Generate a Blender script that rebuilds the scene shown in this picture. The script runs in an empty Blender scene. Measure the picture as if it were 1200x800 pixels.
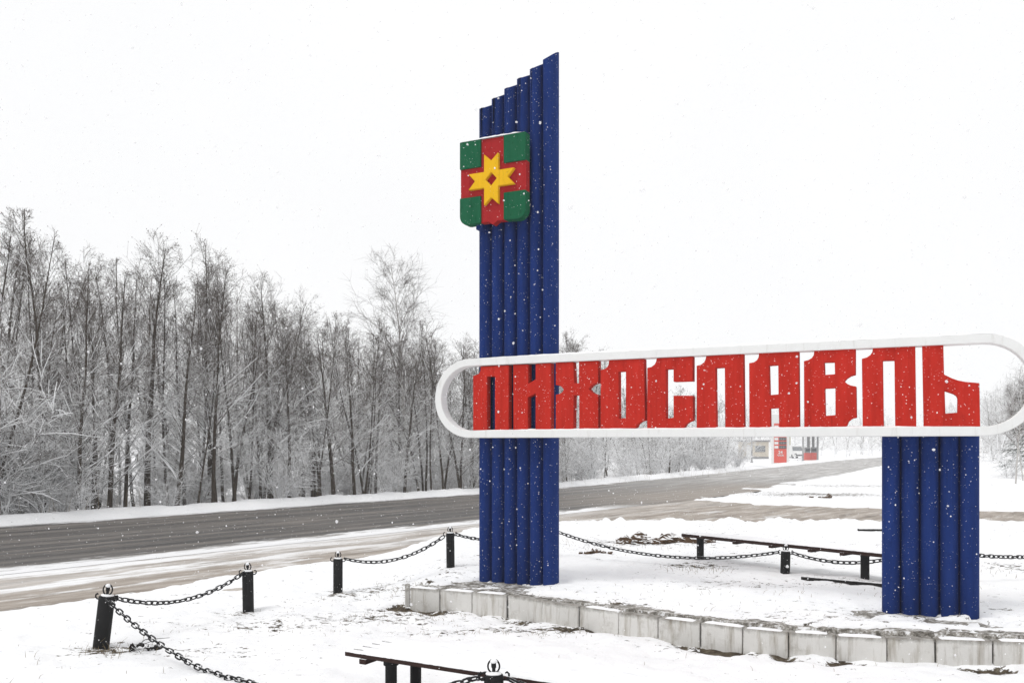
import bpy, bmesh, math, random
import numpy as np
from mathutils import Vector, Matrix
R = math.radians
scene = bpy.context.scene
COL = scene.collection
# ------------------------------------------------------------------ camera
F, CX, HY, HC = 1000.0, 600.0, 520.0, 1.93       # focal length in photo pixels, principal column, horizon row, eye height
cd = bpy.data.cameras.new('camera'); cam = bpy.data.objects.new('camera', cd); COL.objects.link(cam)
cd.sensor_width = 36.0; cd.lens = 36.0 * F / 1200.0
cam.location = (0, 0, HC); cam.rotation_euler = (R(90), 0, 0)
cd.shift_y = (HY - 400.0) / 1200.0
cd.clip_start = 0.05; cd.clip_end = 3000
scene.camera = cam
# ------------------------------------------------------------------ sky, sun, exposure
SUN_EL, SUN_AZ = R(58), R(243)                   # azimuth from +Y, clockwise: to the left, behind the camera
w = bpy.data.worlds.new('World'); scene.world = w; w.use_nodes = True
wn, wl = w.node_tree.nodes, w.node_tree.links
wn.clear()
sky = wn.new('ShaderNodeTexSky'); sky.sky_type = 'NISHITA'; sky.sun_disc = False
sky.sun_elevation = SUN_EL; sky.sun_rotation = SUN_AZ
scl = wn.new('ShaderNodeVectorMath'); scl.operation = 'SCALE'; scl.inputs['Scale'].default_value = 0.08
cl = wn.new('ShaderNodeTexNoise'); cl.inputs['Scale'].default_value = 1.6; cl.inputs['Detail'].default_value = 5
cr = wn.new('ShaderNodeValToRGB')
cr.color_ramp.elements[0].position = 0.3; cr.color_ramp.elements[0].color = (0.93, 0.935, 0.945, 1)
cr.color_ramp.elements[1].position = 0.7; cr.color_ramp.elements[1].color = (0.985, 0.985, 0.985, 1)
mx = wn.new('ShaderNodeMix'); mx.data_type = 'RGBA'; mx.inputs[0].default_value = 0.96
bg = wn.new('ShaderNodeBackground'); bg.inputs['Strength'].default_value = 1.0
wo = wn.new('ShaderNodeOutputWorld')
wl.new(sky.outputs[0], scl.inputs[0]); wl.new(cl.outputs['Fac'], cr.inputs[0])
wl.new(scl.outputs[0], mx.inputs[6]); wl.new(cr.outputs[0], mx.inputs[7])
wl.new(mx.outputs[2], bg.inputs[0]); wl.new(bg.outputs[0], wo.inputs[0])
sl = bpy.data.lights.new('sun', 'SUN'); sun = bpy.data.objects.new('sun', sl); COL.objects.link(sun)
sl.energy = 1.12; sl.angle = R(18); sl.color = (1.0, 0.985, 0.96)
sd = Vector((math.sin(SUN_AZ) * math.cos(SUN_EL), math.cos(SUN_AZ) * math.cos(SUN_EL), math.sin(SUN_EL)))
sun.rotation_euler = (-sd).to_track_quat('-Z', 'Y').to_euler(); sun.location = (0, -5, 30)
scene.view_settings.view_transform = 'Standard'; scene.view_settings.look = 'None'
scene.view_settings.exposure = 0.09; scene.view_settings.gamma = 1.0
scene.cycles.use_denoising = True
scene.cycles.volume_bounces = 2
scene.cycles.max_bounces = 8
# ------------------------------------------------------------------ helpers
rnd = random.Random(7)
def link(name, me, mats=None, parent=None, loc=None):
    o = bpy.data.objects.new(name, me); COL.objects.link(o)
    if me is not None and mats is not None:
        for m in (mats if isinstance(mats, (list, tuple)) else [mats]):
            if m.name not in [x.name for x in me.materials if x]: me.materials.append(m)
    if parent is not None: o.parent = parent
    if loc is not None: o.location = loc
    return o
def tag(o, label=None, cat=None, group=None, kind=None):
    if label: o['label'] = label
    if cat: o['category'] = cat
    if group: o['group'] = group
    if kind: o['kind'] = kind
    return o
def empty(name, loc=(0, 0, 0), rz=0.0):
    o = bpy.data.objects.new(name, None); COL.objects.link(o)
    o.location = loc; o.rotation_euler = (0, 0, rz); o.empty_display_size = 0.2
    return o
def copy_tree(o, parent=None):
    c = o.copy(); COL.objects.link(c); c.parent = parent
    for ch in o.children: copy_tree(ch, c)
    return c
class MB:
    def __init__(s): s.v = []; s.f = []; s.m = []
    def add(s, vs, fs, mi=0):
        b = len(s.v); s.v.extend(vs); s.f.extend([tuple(b + i for i in f) for f in fs]); s.m.extend([mi] * len(fs)); return s
    def box(s, x0, x1, y0, y1, z0, z1, mi=0, mat=None):
        vs = [(x0,y0,z0),(x1,y0,z0),(x1,y1,z0),(x0,y1,z0),(x0,y0,z1),(x1,y0,z1),(x1,y1,z1),(x0,y1,z1)]
        if mat is not None: vs = [tuple(mat @ Vector(v)) for v in vs]
        return s.add(vs, [(0,3,2,1),(4,5,6,7),(0,1,5,4),(1,2,6,5),(2,3,7,6),(3,0,4,7)], mi)
    def tube(s, pts, rad, n=8, mi=0, cap=True, closed=False):
        k = len(pts); pts = [Vector(p) for p in pts]
        if not hasattr(rad, '__len__'): rad = [rad] * k
        b = len(s.v); u = None
        for i, p in enumerate(pts):
            a = pts[(i - 1) % k] if (closed or i > 0) else p
            c = pts[(i + 1) % k] if (closed or i < k - 1) else p
            d = (c - a).normalized()
            if u is None: u = d.orthogonal().normalized()
            u = (u - d * u.dot(d)).normalized(); q = d.cross(u)
            for j in range(n):
                t = 2 * math.pi * j / n
                s.v.append(tuple(p + (u * math.cos(t) + q * math.sin(t)) * rad[i]))
        for i in range(k if closed else k - 1):
            i2 = (i + 1) % k
            for j in range(n):
                j2 = (j + 1) % n
                s.f.append((b + i*n + j, b + i*n + j2, b + i2*n + j2, b + i2*n + j)); s.m.append(mi)
        if cap and not closed:
            s.f.append(tuple(b + j for j in reversed(range(n)))); s.m.append(mi)
            s.f.append(tuple(b + (k-1)*n + j for j in range(n))); s.m.append(mi)
        return s
    def lathe(s, prof, n=16, mi=0, c=(0, 0)):
        b = len(s.v)
        for r, z in prof:
            for j in range(n):
                t = 2 * math.pi * j / n; s.v.append((c[0] + r * math.cos(t), c[1] + r * math.sin(t), z))
        for i in range(len(prof) - 1):
            for j in range(n):
                j2 = (j + 1) % n
                s.f.append((b+i*n+j, b+i*n+j2, b+(i+1)*n+j2, b+(i+1)*n+j)); s.m.append(mi)
        s.f.append(tuple(b + j for j in reversed(range(n)))); s.m.append(mi)
        s.f.append(tuple(b + (len(prof)-1)*n + j for j in range(n))); s.m.append(mi)
        return s
    def mesh(s, name, smooth=False):
        me = bpy.data.meshes.new(name); me.from_pydata(s.v, [], s.f)
        me.polygons.foreach_set('material_index', s.m)
        if smooth: me.polygons.foreach_set('use_smooth', [True] * len(me.polygons))
        me.update(); return me
    def build(s, name, mats, parent=None, smooth=False, bevel=0, loc=None):
        o = link(name, s.mesh(name, smooth), mats, parent, loc)
        if bevel:
            md = o.modifiers.new('bevel', 'BEVEL'); md.width = bevel; md.segments = 2; md.limit_method = 'ANGLE'; md.angle_limit = R(35)
        return o
def blob(mb, c, r, seed=0, sub=2, flat=1.0, amp=0.25, mi=0):
    bm = bmesh.new(); bmesh.ops.create_icosphere(bm, subdivisions=sub, radius=1)
    q = random.Random(seed); ph = [q.uniform(0, 6.28) for _ in range(6)]
    vs = []
    for v in bm.verts:
        k = 1 + amp * (math.sin(3*v.co.x + ph[0]) * math.sin(2.7*v.co.y + ph[1]) + 0.6 * math.sin(5*v.co.z + ph[2] + 3*v.co.x))
        vs.append((c[0] + v.co.x*k*r[0], c[1] + v.co.y*k*r[1], c[2] + v.co.z*k*r[2]))
    mb.add(vs, [tuple(v.index for v in f.verts) for f in bm.faces], mi); bm.free()
def prism(name, outline, holes, y0, y1, mats, parent, bevel=0.004):
    """flat shape in the local x/z plane, from depth y0 (front) to y1 (back)"""
    bm = bmesh.new(); edges = []
    for loop in [outline] + list(holes):
        vs = [bm.verts.new((x, y0, z)) for x, z in loop]
        for i in range(len(vs)): edges.append(bm.edges.new((vs[i], vs[(i+1) % len(vs)])))
    bmesh.ops.triangle_fill(bm, use_beauty=True, edges=edges)
    r = bmesh.ops.extrude_face_region(bm, geom=bm.faces[:])
    for g in r['geom']:
        if isinstance(g, bmesh.types.BMVert): g.co.y = y1
    bmesh.ops.recalc_face_normals(bm, faces=bm.faces[:])
    bmesh.ops.dissolve_limit(bm, angle_limit=0.01, verts=bm.verts[:], edges=bm.edges[:])
    me = bpy.data.meshes.new(name); bm.to_mesh(me); bm.free()
    o = link(name, me, mats, parent)
    if bevel:
        md = o.modifiers.new('bevel', 'BEVEL'); md.width = bevel; md.segments = 1; md.limit_method = 'ANGLE'; md.angle_limit = R(40)
    return o
def text_mesh(s, size, name):
    cu = bpy.data.curves.new(name, 'FONT'); cu.body = s; cu.size = size; cu.align_x = 'CENTER'; cu.extrude = 0.01; cu.offset = size * 0.02
    o = bpy.data.objects.new(name, cu); COL.objects.link(o)
    dg = bpy.context.evaluated_depsgraph_get(); me = bpy.data.meshes.new_from_object(o.evaluated_get(dg))
    bpy.data.objects.remove(o); me.name = name
    return me
# ---- numpy value noise
def _hash(ix, iy, seed):
    h = (ix.astype(np.int64) * 374761393 + iy.astype(np.int64) * 668265263 + seed * 1274126177) & 0xffffffff
    h = ((h ^ (h >> 13)) * 1274126177) & 0xffffffff
    return ((h ^ (h >> 16)) & 0xffff) / 65535.0
def vn(x, y, seed=0):
    ix, iy = np.floor(x), np.floor(y); fx, fy = x - ix, y - iy
    fx = fx*fx*(3-2*fx); fy = fy*fy*(3-2*fy)
    a = _hash(ix, iy, seed); b = _hash(ix+1, iy, seed); c = _hash(ix, iy+1, seed); d = _hash(ix+1, iy+1, seed)
    return (a*(1-fx)+b*fx)*(1-fy) + (c*(1-fx)+d*fx)*fy
def fbm(x, y, sc, seed=0, o=4):
    t = 0; a = 0.5; n = 0
    for i in range(o):
        t = t + a * vn(x*sc, y*sc, seed+i*17); n += a; a *= 0.5; sc *= 2.03
    return t / n
def ss(a, b, x):
    t = np.clip((x-a)/(b-a), 0, 1); return t*t*(3-2*t)
def seg_dist(x, y, pts, signed=False):
    best = np.full(np.shape(x), 1e9)
    for (ax, ay), (bx, by) in zip(pts[:-1], pts[1:]):
        dx, dy = bx-ax, by-ay; t = np.clip(((x-ax)*dx + (y-ay)*dy) / (dx*dx+dy*dy), 0, 1)
        best = np.minimum(best, np.hypot(x-ax-t*dx, y-ay-t*dy))
    return best
def inside(x, y, poly):
    r = np.zeros(np.shape(x), bool); n = len(poly)
    for i in range(n):
        (ax, ay), (bx, by) = poly[i], poly[(i+1) % n]
        if ay == by: continue
        c = ((ay > y) != (by > y)) & (x < (bx-ax)*(y-ay)/(by-ay) + ax); r ^= c
    return r
def poly_sd(x, y, poly):
    d = seg_dist(x, y, list(poly) + [poly[0]]); return np.where(inside(x, y, poly), -d, d)
def at(px, py, z=0.0):
    Y = F * (HC - z) / (py - HY); return (px - CX) / F * Y, Y
def catmull(p, n=8):
    p = [np.array(q, float) for q in p]; out = []
    P = [2*p[0]-p[1]] + p + [2*p[-1]-p[-2]]
    for i in range(1, len(P)-2):
        for k in range(n):
            t = k/n
            out.append(0.5*((2*P[i]) + (-P[i-1]+P[i+1])*t + (2*P[i-1]-5*P[i]+4*P[i+1]-P[i+2])*t*t + (-P[i-1]+3*P[i]-3*P[i+1]+P[i+2])*t**3))
    out.append(p[-1]); return out
# ------------------------------------------------------------------ materials
def mat(name, col, rough=0.7, spec=0.3, metal=0.0):
    m = bpy.data.materials.new(name); m.use_nodes = True
    b = m.node_tree.nodes['Principled BSDF']
    b.inputs['Base Color'].default_value = (*col, 1); b.inputs['Roughness'].default_value = rough
    b.inputs['Specular IOR Level'].default_value = spec; b.inputs['Metallic'].default_value = metal
    return m
class NT:
    def __init__(s, m): s.m = m; s.t = m.node_tree; s.b = s.t.nodes['Principled BSDF']
    def n(s, typ, **kw):
        o = s.t.nodes.new('ShaderNode' + typ)
        for k, v in kw.items(): setattr(o, k, v)
        return o
    def l(s, a, b): s.t.links.new(a, b)
    def pos(s, obj=False):
        return s.n('TexCoord').outputs['Object'] if obj else s.n('NewGeometry').outputs['Position']
    def mapping(s, vec, scale=(1,1,1), rot=(0,0,0), loc=(0,0,0)):
        o = s.n('Mapping'); o.inputs['Scale'].default_value = scale; o.inputs['Rotation'].default_value = rot; o.inputs['Location'].default_value = loc
        s.l(vec, o.inputs['Vector']); return o.outputs[0]
    def noise(s, vec, scale, detail=4, rough=0.6):
        o = s.n('TexNoise'); o.inputs['Scale'].default_value = scale; o.inputs['Detail'].default_value = detail; o.inputs['Roughness'].default_value = rough
        s.l(vec, o.inputs['Vector']); return o.outputs['Fac']
    def ramp(s, fac, stops):
        o = s.n('ValToRGB'); e = o.color_ramp.elements
        while len(e) < len(stops): e.new(0.5)
        for i, (p, c) in enumerate(stops):
            e[i].position = p; e[i].color = (*c, 1) if hasattr(c, '__len__') else (c, c, c, 1)
        s.l(fac, o.inputs[0]); return o.outputs[0]
    def math(s, op, a, b=None, clamp=False):
        o = s.n('Math', operation=op, use_clamp=clamp)
        for i, v in enumerate((a, b)):
            if v is None: continue
            if isinstance(v, (int, float)): o.inputs[i].default_value = v
            else: s.l(v, o.inputs[i])
        return o.outputs[0]
    def mix(s, fac, a, b):
        o = s.n('Mix', data_type='RGBA')
        for i, v in ((0, fac), (6, a), (7, b)):
            if isinstance(v, (int, float)): o.inputs[i].default_value = v
            elif isinstance(v, tuple): o.inputs[i].default_value = (*v, 1)
            else: s.l(v, o.inputs[i])
        return o.outputs[2]
    def maprange(s, v, a, b, c=0.0, d=1.0):
        o = s.n('MapRange'); o.inputs[1].default_value = a; o.inputs[2].default_value = b; o.inputs[3].default_value = c; o.inputs[4].default_value = d
        s.l(v, o.inputs[0]); return o.outputs[0]
    def bump(s, h, strength=0.3, dist=0.02):
        o = s.n('Bump'); o.inputs['Strength'].default_value = strength; o.inputs['Distance'].default_value = dist
        s.l(h, o.inputs['Height']); s.l(o.outputs[0], s.b.inputs['Normal'])
    def color(s, c): s.l(c, s.b.inputs['Base Color'])
SNOW = (0.86, 0.865, 0.875)
M = {}
def snow_mat(name='snow'):
    m = mat(name, SNOW, 0.75, 0.15); t = NT(m); p = t.pos()
    t.color(t.ramp(t.noise(p, 3.0, 5), [(0.3, (0.82, 0.825, 0.84)), (0.7, (0.89, 0.89, 0.895))]))
    t.bump(t.noise(p, 45, 5, 0.7), 0.35, 0.02); return m
M['snow'] = snow_mat()
def ground_mat():
    m = mat('snowy_ground', SNOW, 0.8, 0.12); t = NT(m); p = t.pos()
    at_ = t.n('Attribute', attribute_name='dirt').outputs['Fac']
    snow = t.ramp(t.noise(p, 1.3, 5), [(0.3, (0.83, 0.835, 0.85)), (0.7, (0.89, 0.89, 0.895))])
    soil = t.ramp(t.noise(p, 9, 6, 0.7), [(0.3, (0.02, 0.016, 0.012)), (0.5, (0.075, 0.058, 0.04)), (0.68, (0.16, 0.14, 0.10))])
    n1 = t.noise(t.mapping(p, (1.0, 2.2, 1.0), (0, 0, R(20))), 7.0, 7, 0.72)
    n2 = t.noise(p, 30, 4, 0.6)
    s = t.math('ADD', t.math('MULTIPLY', n1, 0.75), t.math('MULTIPLY', n2, 0.25))
    s = t.math('ADD', s, t.math('MULTIPLY', at_, 0.34))
    mask = t.maprange(s, 0.615, 0.655)
    t.color(t.mix(mask, snow, soil))
    h = t.math('ADD', t.noise(p, 22, 5, 0.65), t.math('MULTIPLY', t.noise(p, 90, 3), 0.3))
    t.bump(h, 0.45, 0.03); return m
M['ground'] = ground_mat()
ROAD_ANG = math.atan2(0.77, 0.64)
def road_mat():
    m = mat('wet_asphalt', (0.1, 0.1, 0.1), 0.5, 0.25); t = NT(m)
    uv = t.n('TexCoord').outputs['UV']; p = t.pos()
    sep = t.n('SeparateXYZ'); t.l(uv, sep.inputs[0]); u, v = sep.outputs[0], sep.outputs[1]
    fine = t.noise(p, 60, 4, 0.7)
    base = t.mix(t.noise(t.mapping(uv, (0.05, 0.9, 1)), 3, 5, 0.6), (0.030, 0.029, 0.029), (0.095, 0.090, 0.086))
    base = t.mix(t.math('MULTIPLY', fine, 0.45), base, (0.13, 0.122, 0.115))
    # brown slush lines between the wheel tracks
    st = t.noise(t.mapping(uv, (0.13, 2.0, 1)), 1.6, 7, 0.72)
    base = t.mix(t.maprange(st, 0.50, 0.66, 0, 0.9), base, (0.25, 0.22, 0.195))
    wv = t.noise(t.mapping(uv, (0.010, 1.5, 1)), 1.0, 3, 0.55)
    base = t.mix(t.maprange(wv, 0.47, 0.60, 0, 0.75), base, (0.20, 0.18, 0.162))
    base = t.mix(t.maprange(wv, 0.44, 0.36, 0, 0.6), base, (0.035, 0.033, 0.032))
    s2 = t.noise(t.mapping(uv, (0.5, 5.0, 1)), 1.3, 6, 0.75)
    base = t.mix(t.maprange(s2, 0.56, 0.68, 0, 0.5), base, (0.34, 0.31, 0.285))
    base = t.mix(t.maprange(s2, 0.42, 0.32, 0, 0.6), base, (0.025, 0.024, 0.024))
    # slushier farther on, past the junction
    far = t.math('MULTIPLY', t.maprange(u, 96, 122), t.maprange(t.noise(t.mapping(uv, (0.05, 1.0, 1)), 1.8, 5), 0.2, 0.55, 0.4, 0.95))
    fs = t.maprange(t.noise(t.mapping(uv, (0.18, 2.2, 1)), 1.4, 8, 0.74), 0.36, 0.64)
    base = t.mix(far, base, t.mix(fs, (0.24, 0.225, 0.21), (0.66, 0.65, 0.64)))
    # white snow dust on the edges
    e = t.math('ABSOLUTE', v)
    ed = t.math('ADD', e, t.math('MULTIPLY', t.math('SUBTRACT', t.noise(t.mapping(uv, (0.55, 1.6, 1)), 1.3, 8, 0.72), 0.5), 2.6))
    jn = t.math('MULTIPLY', t.math('MULTIPLY', t.maprange(u, 93, 99), t.maprange(u, 114, 108)), t.maprange(v, -1.0, 2.6))
    jb = t.mix(t.noise(t.mapping(uv, (0.25, 1.6, 1)), 1.7, 6, 0.65), (0.15, 0.125, 0.105), (0.42, 0.37, 0.32))
    base = t.mix(t.math('MULTIPLY', t.maprange(ed, 3.45, 3.85), t.maprange(jn, 0.0, 0.5, 1.0, 0.0)), base, (0.80, 0.80, 0.81))
    base = t.mix(t.math('MULTIPLY', jn, 0.85), base, jb)
    gr = t.noise(p, 120, 2); base = t.mix(t.maprange(gr, 0.62, 0.7, 0, 0.25), base, (0.5, 0.5, 0.5))
    t.color(base); t.bump(fine, 0.25, 0.01)
    t.l(t.maprange(st, 0.4, 0.65, 0.5, 0.8), t.b.inputs['Roughness']); return m
M['road'] = road_mat()
def slush_mat():
    m = mat('brown_slush', (0.35, 0.3, 0.25), 0.65, 0.3); t = NT(m); p = t.pos()
    uv = t.n('TexCoord').outputs['UV']; sep = t.n('SeparateXYZ'); t.l(uv, sep.inputs[0]); u, v = sep.outputs[0], sep.outputs[1]
    n1 = t.noise(t.mapping(uv, (0.35, 2.2, 1)), 1.5, 8, 0.72)
    brown = t.ramp(n1, [(0.28, (0.10, 0.082, 0.068)), (0.44, (0.25, 0.21, 0.172)), (0.56, (0.38, 0.33, 0.285)), (0.72, (0.62, 0.59, 0.56))])
    brown = t.mix(t.maprange(t.noise(p, 50, 4, 0.7), 0.55, 0.75, 0, 0.4), brown, (0.62, 0.60, 0.58))
    wob = t.math('ADD', v, t.math('MULTIPLY', t.math('SUBTRACT', t.noise(t.mapping(uv, (0.3, 0.9, 1)), 1.0, 7, 0.68), 0.5), 2.3))
    bands = t.ramp(t.maprange(wob, -1.0, 5.0), [(0.0, 0.0), (0.19, 0.0), (0.22, 0.95), (0.34, 1.0), (0.37, 0.35), (0.43, 0.2), (0.46, 1.0), (0.51, 1.0), (0.555, 0.05), (1.0, 0.0)])
    bands = t.math('MULTIPLY', bands, t.maprange(u, 11, 26, 1.0, 0.15))
    bands = t.math('MULTIPLY', bands, t.maprange(t.noise(t.mapping(uv, (0.5, 2.5, 1)), 1.2, 6, 0.7), 0.33, 0.50))
    crack = t.maprange(t.noise(t.mapping(uv, (0.4, 1.8, 1)), 1.1, 8, 0.74), 0.54, 0.63, 0, 0.95)
    crack = t.math('MULTIPLY', crack, t.maprange(u, 12, 28, 0.9, 0.5))
    sn = t.math('MAXIMUM', bands, crack)
    t.color(t.mix(sn, brown, (0.83, 0.83, 0.835)))
    t.bump(t.math('ADD', n1, t.math('MULTIPLY', t.noise(p, 40, 4), 0.4)), 0.5, 0.03); return m
M['slush'] = slush_mat()
def paint(name, col, rough=0.55, spec=0.25, var=0.12, specks=0.5, streak=True):
    m = mat(name, col, rough, spec); t = NT(m); p = t.pos()
    dk = tuple(c * (1 - 2*var) for c in col); lt = tuple(min(1, c * (1 + var) + 0.012) for c in col)
    c = t.mix(t.noise(t.mapping(p, (5, 5, 0.7) if streak else (4, 4, 4)), 2.2, 6, 0.65), dk, lt)
    c = t.mix(t.maprange(t.noise(p, 14, 5, 0.7), 0.58, 0.72, 0, 0.5), c, tuple(x * 0.5 for x in col))
    c = t.mix(t.maprange(t.noise(t.mapping(p, (11, 11, 0.55)), 2.0, 6, 0.7), 0.56, 0.72, 0, 0.55), c, tuple(x * 0.45 for x in col))
    c = t.mix(t.maprange(t.noise(p, 1.7, 6, 0.7), 0.60, 0.74, 0, 0.30), c, tuple(min(.8, x * 1.2 + 0.03) for x in col))
    if specks:                                       # wet snow grains stuck to the paint
        dot = t.maprange(t.noise(p, 62, 2, 0.5), 0.735 - 0.035 * specks, 0.765 - 0.035 * specks, 0, 0.85)
        c = t.mix(dot, c, (0.85, 0.86, 0.88))
    t.color(c); t.bump(t.noise(p, 70, 4, 0.6), 0.12, 0.01); return m
M['blue'] = paint('blue_paint', (0.0020, 0.024, 0.150), 0.75, 0.06, 0.28, 0.8)
M['red'] = paint('red_paint', (0.50, 0.019, 0.009), 0.8, 0.05, 0.20, 1.0)
M['ered'] = paint('emblem_red_paint', (0.36, 0.014, 0.016), 0.8, 0.05, 0.10, 0.6)
M['green'] = paint('emblem_green_paint', (0.004, 0.10, 0.043), 0.8, 0.05, 0.10, 0.6)
M['yellow'] = paint('emblem_yellow_paint', (0.76, 0.43, 0.006), 0.8, 0.05, 0.06, 0.3)
M['white'] = mat('white_paint', (.75, .755, .75), .6, .2)
_t = NT(M['white']); _p = _t.pos(); _c = _t.mix(_t.noise(_p, 5, 6, .7), (.70, .70, .69), (.79, .795, .79)); _c = _t.mix(_t.maprange(_t.noise(_t.mapping(_p, (7, 7, 1.2)), 2, 6, .7), .56, .74, 0, .45), _c, (.47, .455, .42)); _t.color(_c); _t.bump(_t.noise(_p, 30, 4), .15, .01)
M['black'] = paint('black_iron_paint', (0.006, 0.006, 0.0065), 0.65, 0.12, 0.2, 0.35)
M['chain'] = paint('black_chain_iron', (0.007, 0.007, 0.0075), 0.6, 0.15, 0.2, 0)
def snow_topped(name, col, lo=0.55, hi=0.8, rough=0.75):
    m = mat(name, col, rough, 0.2); t = NT(m); g = t.n('NewGeometry'); p = g.outputs['Position']
    sep = t.n('SeparateXYZ'); t.l(g.outputs['Normal'], sep.inputs[0])
    k = t.math('ADD', sep.outputs[2], t.math('MULTIPLY', t.math('SUBTRACT', t.noise(p, 16, 4), 0.5), 0.9))
    base = t.mix(t.noise(t.mapping(p, (1, 1, 1)), 8, 5, 0.7), tuple(c * 0.6 for c in col), tuple(c * 1.4 for c in col))
    t.color(t.mix(t.maprange(k, lo, hi), base, SNOW)); return m
M['chain_snow'] = snow_topped('snowy_chain_iron', (0.014, 0.014, 0.015), 0.85, 1.05, 0.6)
M['wood'] = snow_topped('dark_red_brown_board', (0.030, 0.014, 0.011), 0.75, 0.95)
M['oldboard'] = snow_topped('black_wet_board', (0.014, 0.012, 0.011), 0.75, 0.98)
def concrete(name, a, b, dirt):
    m = mat(name, a, 0.85, 0.2); t = NT(m); p = t.pos(); oi = t.n('ObjectInfo')
    c = t.mix(t.noise(p, 6, 6, 0.7), a, b)
    c = t.mix(t.math('MULTIPLY', oi.outputs['Random'], 0.35), c, tuple(0.8 * x for x in a))
    st = t.noise(t.mapping(p, (9, 9, 1.1)), 1.6, 6, 0.65)
    c = t.mix(t.maprange(st, 0.50, 0.70, 0, 0.75), c, dirt)
    c = t.mix(t.maprange(t.noise(p, 3.2, 7, 0.75), 0.55, 0.70, 0, 0.55), c, tuple(.8*x for x in dirt))
    tc = t.n('TexCoord'); sp = t.n('SeparateXYZ'); t.l(tc.outputs['Generated'], sp.inputs[0])
    edge = t.math('ADD', t.math('ABSOLUTE', t.math('SUBTRACT', sp.outputs[2], 0.55)), t.math('MULTIPLY', t.noise(p, 14, 5, 0.7), 0.25))
    c = t.mix(t.maprange(edge, 0.47, 0.62, 0, 0.9), c, tuple(0.35 * x for x in dirt))
    ex = t.math('ADD', t.math('ABSOLUTE', t.math('SUBTRACT', sp.outputs[0], 0.5)), t.math('MULTIPLY', t.noise(p, 20, 5, 0.7), 0.10))
    c = t.mix(t.maprange(ex, 0.525, 0.56, 0, 0.7), c, tuple(0.4 * x for x in dirt))
    t.color(c); t.bump(t.noise(p, 40, 6, 0.7), 0.3, 0.015); return m
M['block'] = concrete('pale_painted_concrete', (0.58, 0.565, 0.535), (0.72, 0.71, 0.69), (0.27, 0.235, 0.185))
def slab_mat():
    m = mat('wet_broken_concrete', (0.2, 0.18, 0.16), 0.7, 0.3); t = NT(m); p = t.pos()
    c = t.ramp(t.noise(t.mapping(p, (1, 1.5, 1), (0, 0, R(25))), 13, 8, 0.75), [(0.3, (0.035, 0.032, 0.026)), (0.44, (0.13, 0.118, 0.10)), (0.53, (0.36, 0.34, 0.31)), (0.60, (0.8, 0.8, 0.81))])
    t.color(c); t.bump(t.noise(p, 25, 6, 0.7), 0.5, 0.03); return m
M['slab'] = slab_mat()
M['gap'] = mat('dark_joint', (0.03, 0.027, 0.022), 0.9, 0.1)
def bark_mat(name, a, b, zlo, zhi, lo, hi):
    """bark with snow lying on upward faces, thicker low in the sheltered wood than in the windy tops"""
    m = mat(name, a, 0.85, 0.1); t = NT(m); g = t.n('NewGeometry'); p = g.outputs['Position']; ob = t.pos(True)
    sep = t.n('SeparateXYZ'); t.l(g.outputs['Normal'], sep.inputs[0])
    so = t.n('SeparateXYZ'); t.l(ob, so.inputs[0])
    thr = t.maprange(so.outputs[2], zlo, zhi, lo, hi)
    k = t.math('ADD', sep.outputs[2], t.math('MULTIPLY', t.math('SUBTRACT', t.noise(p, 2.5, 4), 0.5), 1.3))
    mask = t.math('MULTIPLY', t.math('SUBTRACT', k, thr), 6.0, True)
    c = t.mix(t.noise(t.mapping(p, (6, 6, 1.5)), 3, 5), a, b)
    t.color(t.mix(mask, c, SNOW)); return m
M['bark'] = bark_mat('alder_bark', (0.026, 0.020, 0.014), (0.085, 0.066, 0.050), 1.5, 6.5, -0.10, 0.60)
M['trunk'] = bark_mat('alder_trunk_bark', (0.018, 0.014, 0.010), (0.078, 0.059, 0.042), 0.5, 7, 0.30, 0.7)
M['twig'] = bark_mat('twig_bark', (0.040, 0.030, 0.023), (0.105, 0.080, 0.062), 1.5, 6.5, -0.40, 0.55)
M['shrub'] = bark_mat('snowy_shrub_bark', (0.055, 0.046, 0.04), (0.12, 0.1, 0.085), 0.3, 5.0, -0.55, 0.0)
M['birch'] = bark_mat('birch_bark', (0.30, 0.28, 0.26), (0.62, 0.60, 0.58), 0.5, 8, 0.5, 0.8)
M['btwig'] = bark_mat('birch_twig_bark', (0.10, 0.075, 0.062), (0.19, 0.155, 0.135), 0.5, 8, 0.25, 0.7)
M['farwood'] = bark_mat('haze_paled_far_bark', (0.16, 0.15, 0.14), (0.30, 0.285, 0.27), 0, 12, -0.25, 0.1)  # bark paled in place of distance haze, plus snow on upward faces
M['cone'] = mat('alder_cone', (0.05, 0.032, 0.022), 0.9, 0.1)
M['needle'] = bark_mat('spruce_needles', (0.018, 0.03, 0.022), (0.04, 0.06, 0.04), 0, 12, 0.25, 0.5)
M['grass'] = mat('dry_grass', (0.20, 0.155, 0.09), 0.9, 0.1)
M['soil'] = snow_topped('brown_soil', (0.085, 0.052, 0.03), 0.65, 0.9, 0.95)

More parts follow.
